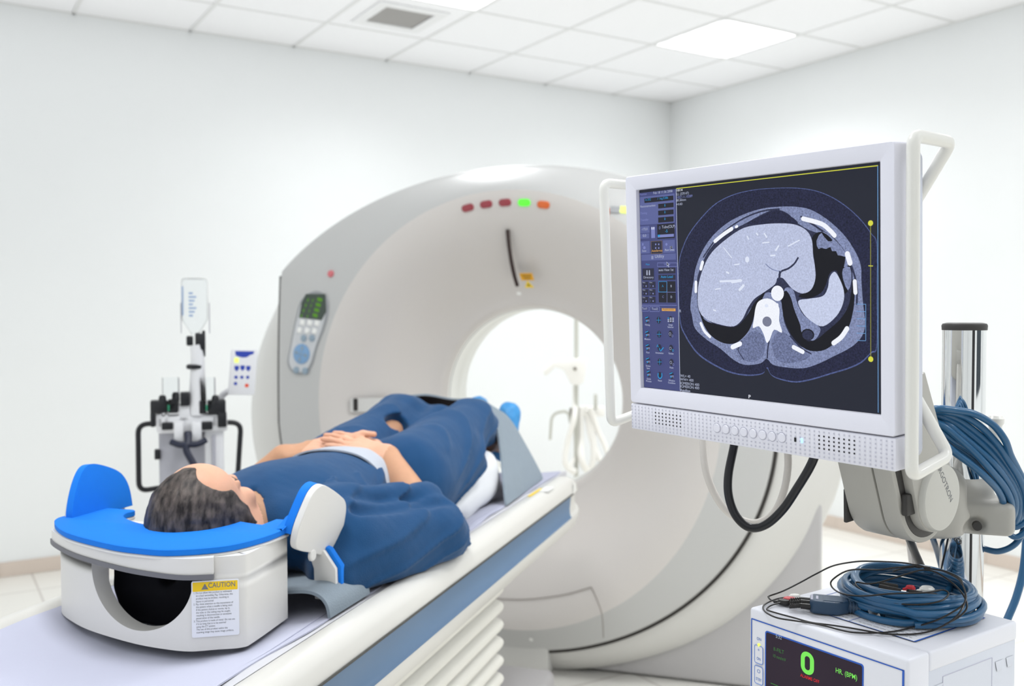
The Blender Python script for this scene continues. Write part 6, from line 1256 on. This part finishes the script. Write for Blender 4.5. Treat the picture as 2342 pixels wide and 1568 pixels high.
# front face
FFc = (-E1_, UZ, -E2_)
FP0 = EP+E2_*0.0020
def ef(px, py, out=0.0): P = at_plane(px, py, FP0-E2_*out, E2_)-FP0; return P @ -E1_, P[2]
def fw(x, z, out=0.0): return FP0-E1_*x+UZ*z-E2_*out
def fline(mb, p, q2, w, mi=0, out=0.0006):
    a, b = np.array(p), np.array(q2); d = (b-a)/np.linalg.norm(b-a); n = np.array([-d[1], d[0]])*w/2; mb.add(np.array([fw(*(a+n), out), fw(*(a-n), out), fw(*(b-n), out), fw(*(b+n), out)]), [[0, 1, 2, 3]], mi)
tl, tr = ef(1719.4, 1413.5), ef(2066.6, 1532.7); top_ = (tl[1]+tr[1])/2; zb = -0.205
mb = MB(); fline(mb, (tl[0], top_), (tr[0], top_), 0.0018); fline(mb, (tl[0], top_), (tl[0], zb), 0.0018); fline(mb, (tr[0], top_+0.0009), (tr[0], zb), 0.0030); fline(mb, (tl[0], zb), (tr[0], zb), 0.0018); obj('border_line', mb, 'ecg_blue', fb, 0)
sl_, sr_ = ef(1753.2, 1444.5), ef(1972.7, 1521.4); st = (sl_[1]+sr_[1])/2; swd = sr_[0]-sl_[0]; sht = 0.125
mb = MB().prism(rrect(swd+0.004, sht+0.004, 0.004, cx=(sl_[0]+sr_[0])/2, cy=st-sht/2), -0.002, 0.0007, FP0, FFc); obj('screen_surround', mb, 'ecg_blue', fb, 0)
mb = MB().prism(rrect(swd, sht, 0.003, cx=(sl_[0]+sr_[0])/2, cy=st-sht/2), 0.0007, 0.0009, FP0, FFc); es_ = obj('screen', mb, 'e_screen', ecg, 0)
def rm(p): return (1690+p[0]*0.17079, 1340+p[1]*0.17079)
mb = MB()
def et(s, p, h, mi, sx=0.8, bold=0.0, ax='LEFT'):
    mb = MB(); x, z = ef(*rm(p), 0.001); text(mb, s, h/0.7, fw(x, z, 0.0011), FFc, ax=ax, sx=sx, bold=bold)
    obj({'HR': 'rate_caption', 'AL': 'alarm_notice', '5:': 'clock_reading'}.get(s[:2], 'trace_caption'), mb, ['e_green', 'e_green', 'e_red', 'e_pale', 'e_dim'][mi], es_, 0)
zx, zz_ = ef(*rm((917, 1030)), 0.001)
def oval(w, h, o): return np.array([fw(zx+x, zz_+y, o) for x, y in rrect(w, h, w*0.48, 8)])
mz = MB(); mz.rings([oval(0.0225, 0.0318, 0.0011), oval(0.0088, 0.0195, 0.0011)]); obj('large_figure', mz, 'e_green', es_, 0); et('HR. (BPM)', (1292, 1170), 0.0068, 1, 0.82, 0.004); et('ALARMS OFF', (822, 1218), 0.0046, 2, 0.86, 0.004); et('5:32', (492, 700), 0.0050, 3, 0.9); et('II-FILT', (462, 872), 0.0054, 4, 0.95); et('10 mm/mV', (452, 956), 0.0048, 4, 0.78)
mb = MB(); x0, z0 = ef(*rm((425, 1295)), 0.001); fline(mb, (x0, z0), (x0+0.014, z0), 0.0012, 0, 0.0011); fline(mb, (x0+0.02, z0), (x0+0.09, z0), 0.0010, 0, 0.0011)
obj('trace_line', mb, 'e_dim', es_, 0)
mb = MB(); x, z = ef(*rm((265, 738)), 0.001); text(mb, 'ON', 0.0062, fw(x, z, 0.0006), FFc, 'CENTER', sx=0.9); obj('lettering', mb, 'print_soft', fb, 0)
x, z = ef(*rm((265, 787)), 0.001); mb = MB(); mb.lathe([(0.0026, 0), (0.0024, 0.0014), (0, 0.002)], fw(x, z), FFc, 14); obj('power_light', mb, 'led_green', fb)
for (cy, s1, s2) in ((915, '*', 'ON'), (1190, 'O', 'STBY')):
    x, z = ef(*rm((265, cy)), 0.001); mb = MB(); mb.prism(rrect(0.0155, 0.0265, 0.003), -0.001, 0.0011, fw(x, z), FFc); bt = obj('button', mb, 'ecg_white', fb, 40)
    mb = MB(); rr_ = rrect(0.0155, 0.0265, 0.003); mb.tube([fw(x+p[0], z+p[1], 0.0012) for p in rr_], 0.0005, 5, closed=True); text(mb, s1, 0.0080, fw(x, z+0.0015, 0.0013), FFc, 'CENTER'); text(mb, s2, 0.0060, fw(x, z-0.0095, 0.0013), FFc, 'CENTER', sx=0.8, bold=0.01); obj('marking', mb, 'print_soft', bt, 0)
# printed plate on the lid
def et_(px, py): P = at_z(px, py, 0.9268)-EP; return P @ E1_, P @ E2_
A_, B_ = et_(2091.6, 1466.8), et_(2243.6, 1409.8); b0_, b1_ = A_[1], min(B_[1], ED-0.014); a0_ = A_[0]; a1_ = EW-0.030
zt = 0.9268
def lid_p(a, b, z): return ez(a, b, z)
mb = MB(); mb.add(np.array([lid_p(a0_, b0_, zt), lid_p(a1_, b0_, zt), lid_p(a1_, b1_, zt), lid_p(a0_, b1_, zt)]), [[0, 1, 2, 3]]); lp = obj('instruction_plate', mb, 'label_plate', ecg, 0)
mb = MB()
def lline(p, q2, w):
    a, b = np.array(p), np.array(q2); d = (b-a)/np.linalg.norm(b-a); n = np.array([-d[1], d[0]])*w/2; mb.add(np.array([lid_p(*(a+n), zt+0.0003), lid_p(*(a-n), zt+0.0003), lid_p(*(b-n), zt+0.0003), lid_p(*(b+n), zt+0.0003)]), [[0, 1, 2, 3]])
am_ = et_(1943, 1419)[0]
lline((a0_, b0_), (a0_, b1_), 0.0028); lline((a0_, b0_), (a1_, b0_), 0.0014); lline((a0_, b1_), (a1_, b1_), 0.0014); lline((a1_, b0_), (a1_, b1_), 0.0014); lline((am_, b0_), (am_, b1_), 0.0010); obj('border_line', mb, 'ecg_blue', lp, 0)
mb = MB(); rg2 = random.Random(4)
for q2 in range(9):
    b_ = b0_+0.010+0.011*q2
    if b_ > b1_-0.006: break
    for (p0, p1) in ((a0_+0.010, am_-0.010), (am_+0.008, a1_-0.012)):
        a = p0
        while a < p1: 
            w = rg2.uniform(0.003, 0.010); e = min(a+w, p1); mb.add(np.array([lid_p(a, b_, zt+0.0003), lid_p(e, b_, zt+0.0003), lid_p(e, b_+0.0009, zt+0.0003), lid_p(a, b_+0.0009, zt+0.0003)]), [[0, 1, 2, 3]]); a = e+0.002
obj('printed_lines', mb, 'ink_grey', lp, 0)
# ------------------------------------------------------------------ coiled patient cable on top, with its junction block and leads
mat('block_blue', rgb(40, 66, 92), 0.4, var=0.02, bump=0.05); mat('clip_white', rgb(236, 236, 230), 0.35, var=0); mat('clip_red', rgb(206, 40, 52), 0.3, var=0); mat('clip_metal', (0.72, 0.70, 0.66, 1), 0.28, metal=0.9, var=0); mat('lead_black', rgb(30, 27, 26), 0.35, var=0)
ZL = 0.927
coil = thing('patient_cable', 'coil of blue patient cable with a dark junction block, lying on the small heart monitor', 'cable', at_z(2080, 1374, 0.95)*np.array([1, 1, 0])+UZ*ZL)
cc_ = at_z(2081, 1363, 0.945); rg3 = random.Random(8); P = []
turns = [(0.086, 0.932, -0.004, -0.004), (0.094, 0.9335, 0.002, 0.004), (0.083, 0.9420, -0.005, 0.006), (0.092, 0.944, 0.004, 0.0), (0.096, 0.952, -0.001, 0.004), (0.081, 0.9545, 0.006, -0.004), (0.089, 0.961, -0.004, 0.006), (0.074, 0.964, 0.004, 0.002)]
nt2 = 40
for k, (r, z, dx, dy) in enumerate(turns):
    r2, z2, dx2, dy2 = turns[min(k+1, len(turns)-1)]
    for q2 in range(nt2):
        f = q2/nt2; s = f*f*(3-2*f); a = 2*math.pi*f-1.9; rr = r+(r2-r)*s+0.004*math.sin(2*a+k*1.3); 
        P.append((cc_[0]+dx+(dx2-dx)*s+rr*math.cos(a), cc_[1]+dy+(dy2-dy)*s+rr*1.06*math.sin(a), z+(z2-z)*s+0.002*math.sin(3*a+k)+0.008*max(0, math.sin(a))**2*(k/8)))
obj('cable', MB().tube(np.array(P), 0.0050, 14), 'cable_blue', coil)
# strand that leaves the coil and arcs across it
obj('cable', MB().tube(spline(np.array([at_z(2106, 1302, 0.985)+0, at_y(2150, 1312, 1.47), at_y(2172, 1332, 1.44), at_y(2168, 1350, 1.41), at_y(2140, 1363, 1.38), at_y(2108, 1371, 1.355), at_y(2085, 1378, 1.34)]), 8), 0.0046, 12), 'cable_blue', coil)
B1, B2 = at_z(1857, 1404, ZL), at_z(1922, 1410, ZL); bx = B2-B1; bl = np.linalg.norm(bx); bx /= bl; by = np.array([-bx[1], bx[0], 0]); by = by if by[1] > 0 else -by; bh = 0.0195; bd = 0.040
FBk = (bx, by, UZ); bc = (B1+B2)/2+by*bd/2
mb = MB(); pl = [(-bl/2-0.003, -bd/2+0.006), (-bl/2+0.002, -bd/2), (bl/2-0.004, -bd/2), (bl/2+0.012, -bd/2+0.014), (bl/2+0.012, bd/2-0.010), (bl/2-0.002, bd/2), (-bl/2+0.002, bd/2), (-bl/2-0.003, bd/2-0.006)]
mb.prism(pl, 0.0005, bh, bc, FBk, 0.003, 3); blk_ = obj('junction_block', mb, 'block_blue', coil, 40)
mb = MB(); mb.tube([bc+bx*(bl/2+0.012)+UZ*bh*0.5, bc+bx*(bl/2+0.052)+UZ*0.0065-by*0.004], [0.0078, 0.0056], 14)
for k in range(9):
    f = k/9; c = bc+bx*(bl/2+0.014+0.038*f)+UZ*(bh*0.5*(1-f)+0.0065*f)-by*0.004*f; r = 0.0092-0.0026*f; mb.tube([c-bx*0.0012, c+bx*0.0012], [r, r], 14)
obj('strain_relief', mb, 'block_blue', coil, 40)
obj('cable', MB().tube(spline(np.array([bc+bx*(bl/2+0.05)+UZ*0.0065-by*0.004, bc+bx*(bl/2+0.075)+UZ*0.006-by*0.010, at_z(2030, 1408, 0.9325), at_z(2080, 1418, 0.9325), at_z(2140, 1415, 0.9325)]), 8), 0.005, 14), 'cable_blue', coil)
mb = MB(); text(mb, 'PATIENT', 0.0052, bc-bx*0.020+by*0.012+UZ*(bh+0.0003), (by*-1, bx, UZ), 'LEFT', sx=0.9); text(mb, 'CABLE', 0.0052, bc-bx*0.013+by*0.010+UZ*(bh+0.0003), (by*-1, bx, UZ), 'LEFT', sx=0.9) if False else None
mb = MB()
for q2, w in ((-0.020, 0.024), (-0.0125, 0.016)): mb.box(bc+bx*q2+UZ*(bh+0.0002), (0.0032, w, 0.0004), FBk)
obj('printed_mark', mb, 'hole_pale', blk_, 0)
mb = MB(); mb.box(bc-bx*0.004+UZ*(bh+0.0002), (0.0012, 0.030, 0.0006), FBk); mb.box(bc+bx*0.010+UZ*(bh+0.0003), (0.026, 0.028, 0.0008), FBk); obj('lid_plate', mb, 'block_blue', blk_, 0)
for k in range(3):
    s = bc-bx*(bl/2+0.002)+by*(bd*0.5-0.008-0.012*k)+UZ*(0.0105-0.002*(k == 2)); e = s-bx*0.030+by*0.002*(1-k)-UZ*0.003
    mb = MB(); mb.tube([s, s-bx*0.014, s-bx*0.0145, e], [0.0042, 0.0042, 0.0030, 0.0022], 12)
    for q2 in range(5): c = s-bx*(0.016+0.003*q2)-UZ*0.0003*q2; mb.tube([c-bx*0.0008, c+bx*0.0008], [0.0036-0.0002*q2]*2, 10)
    obj('plug', mb, 'lead_black', coil)
# snap clips of the leads
def clip(px, py, z, m, ang, big=1.0, lab=None, par=coil):
    c = at_z(px, py, z); d = bx*math.cos(ang)+by*math.sin(ang); n = np.cross(UZ, d)
    mb = MB(); mb.lathe([(0.0035*big, 0), (0.0072*big, 0.001), (0.0076*big, 0.0045), (0.0055*big, 0.0075), (0, 0.0080)], c, (d*1.25, n, UZ), 20); mb.tube([c+UZ*0.003, c-d*0.014*big+UZ*0.002], [0.0034, 0.0018], 10); o = obj('snap_clip', mb, m, par); 
    if lab: sub(o, lab)
clip(1806, 1377, ZL+0.001, 'clip_red', 0.1, 1.15, 'red snap clip'); clip(1793, 1382, ZL, 'lead_black', -0.2, 1.1, 'black snap clip'); clip(1818, 1370, ZL, 'clip_white', 0.4, 1.0, 'white snap clip')
clip(2120, 1352, 0.948, 'clip_white', 0.5, 1.2, 'white snap clip inside the coil'); clip(2082, 1350, 0.946, 'clip_red', 0.3, 0.8, 'red snap clip inside the coil'); clip(2148, 1372, 0.938, 'clip_white', 0.9, 0.9, 'white snap clip inside the coil')
for a, b in (((2012, 1334), (2052, 1342)), ((2010, 1340), (2060, 1352)), ((2076, 1352), (2108, 1358)), ((2110, 1360), (2140, 1362))):
    obj('plug', MB().tube([at_z(*a, 0.955), at_z(*b, 0.950)], [0.0036, 0.0042], 10), 'lead_black', coil)
# metal clip lying in front of the coil
mb = MB(); c = at_z(2000, 1412, ZL+0.003); f0 = at_z(1996, 1418, ZL); FCp = frame_n((0.25, -0.75, 0.62))
mb.prism(rrect(0.016, 0.016, 0.0012), 0, 0.0012, c+UZ*0.004, FCp); mb.box(c+UZ*0.0105+np.array([0.002, 0.004, 0]), (0.014, 0.008, 0.008), FBk, 0.0015); o = obj('metal_clip', mb, 'clip_metal', coil, 40)
mb = MB(); mb.lathe([(0.0055, 0), (0.006, 0.002), (0.006, 0.008), (0.004, 0.010), (0, 0.0102)], c+UZ*0.013+np.array([0.004, 0.006, 0]), (bx, by, UZ), 16); sub(obj('cap', mb, 'clip_white', o), 'white cap')
# thin black leads
leads = thing('electrode_leads', 'thin black electrode leads looping over the coil and the top of the heart monitor', 'cable', at_z(1900, 1420, ZL))
def lead(pts, z=None):
    Q = []
    for p in pts: Q.append(at_z(p[0], p[1], p[2] if len(p) > 2 else z))
    obj('lead', MB().tube(spline(np.array(Q), 8), 0.00125, 8), 'lead_black', leads)
lead([(1793, 1379, .931), (1785, 1376.6, .9295), (1765.6, 1372.7, .929), (1758, 1366, .930), (1760.5, 1362, .931), (1791, 1351, .936), (1829.7, 1331.7, .944), (1868, 1311, .955), (1906.5, 1293, .968), (1957.8, 1283.7, .980), (2000, 1283, .986), (2051, 1285, .988), (2094.8, 1290.7, .988), (2128, 1299.7, .985)])
lead([(1804, 1364, .930), (1782, 1367.6, .929), (1763, 1374, .9288), (1747.7, 1383, .9286), (1745.8, 1392, .9286), (1755, 1402, .9286), (1778.4, 1412.4, .9286), (1816.9, 1418.8, .9286), (1855, 1424, .9286), (1893.7, 1432.3, .9286), (1919, 1439.3, .9286), (1954.7, 1445.9, .9286), (2006, 1446.7, .9288), (2048.7, 1442.5, .929), (2090, 1433.5, .931), (2140, 1418.5, .944), (2178, 1399.6, .957), (2204, 1380.7, .968), (2209.4, 1361.8, .976), (2203, 1340, .980), (2195, 1322, .983), (2165, 1307, .985), (2128, 1300, .985)])
lead([(1784.8, 1377.8, .931), (1765.6, 1383, .929), (1755.4, 1389.4, .9286), (1755.4, 1394.5, .9286), (1778.4, 1402, .9286), (1816.9, 1412.4, .9286), (1855, 1422.7, .9290), (1893.7, 1427.8, .9290), (1946, 1435.6, .9290), (2014.5, 1447.6, .9290), (2048.7, 1450, .9290), (2090, 1449.3, .9290), (2127, 1443, .931), (2163.6, 1427, .942), (2191, 1405, .957), (2207, 1376, .970), (2206, 1348, .978), (2190, 1322, .984), (2150, 1302, .988)])
lead([(1996, 1362.5, .958), (1970.6, 1348.4, .965), (1957.8, 1336.9, .968), (1960, 1330.5, .970), (1983.4, 1334.3, .972), (2009, 1331.7, .975), (2040, 1322.8, .980), (2080, 1310, .986), (2110, 1303, .988), (2140, 1308, .988), (2175, 1330, .982), (2200, 1355, .978), (2212, 1385, .966), (2196, 1408, .952), (2160, 1428, .940)])
lead([(2100, 1292, .990), (2040, 1298.4, .990), (2009, 1302.3, .988), (1957.8, 1301.6, .985), (1932, 1306.8, .978), (1910, 1320, .968), (1900, 1331.7, .958), (1905, 1344.5, .953), (1921.9, 1355.4, .953), (1947.5, 1361, .957), (1983.4, 1361.8, .966), (2040, 1357, .975), (2115, 1354.8, .975), (2153.7, 1348.4, .975), (2169, 1354.8, .972), (2164, 1366.3, .970), (2147, 1375, .967), (2115, 1381, .962), (2077, 1381.7, .960), (2038, 1376.6, .960), (2000, 1365, .962)])
lead([(2090, 1296, .988), (2065, 1299, .987), (2042, 1306, .982)])
mb = MB(); mb.tube([at_z(2088, 1293, .989), at_z(2128, 1300, .987)], [0.0024, 0.0028], 8); obj('lead_joint', mb, 'lead_black', leads)
bpy.data.objects.remove(_fo); bpy.data.curves.remove(_fc)
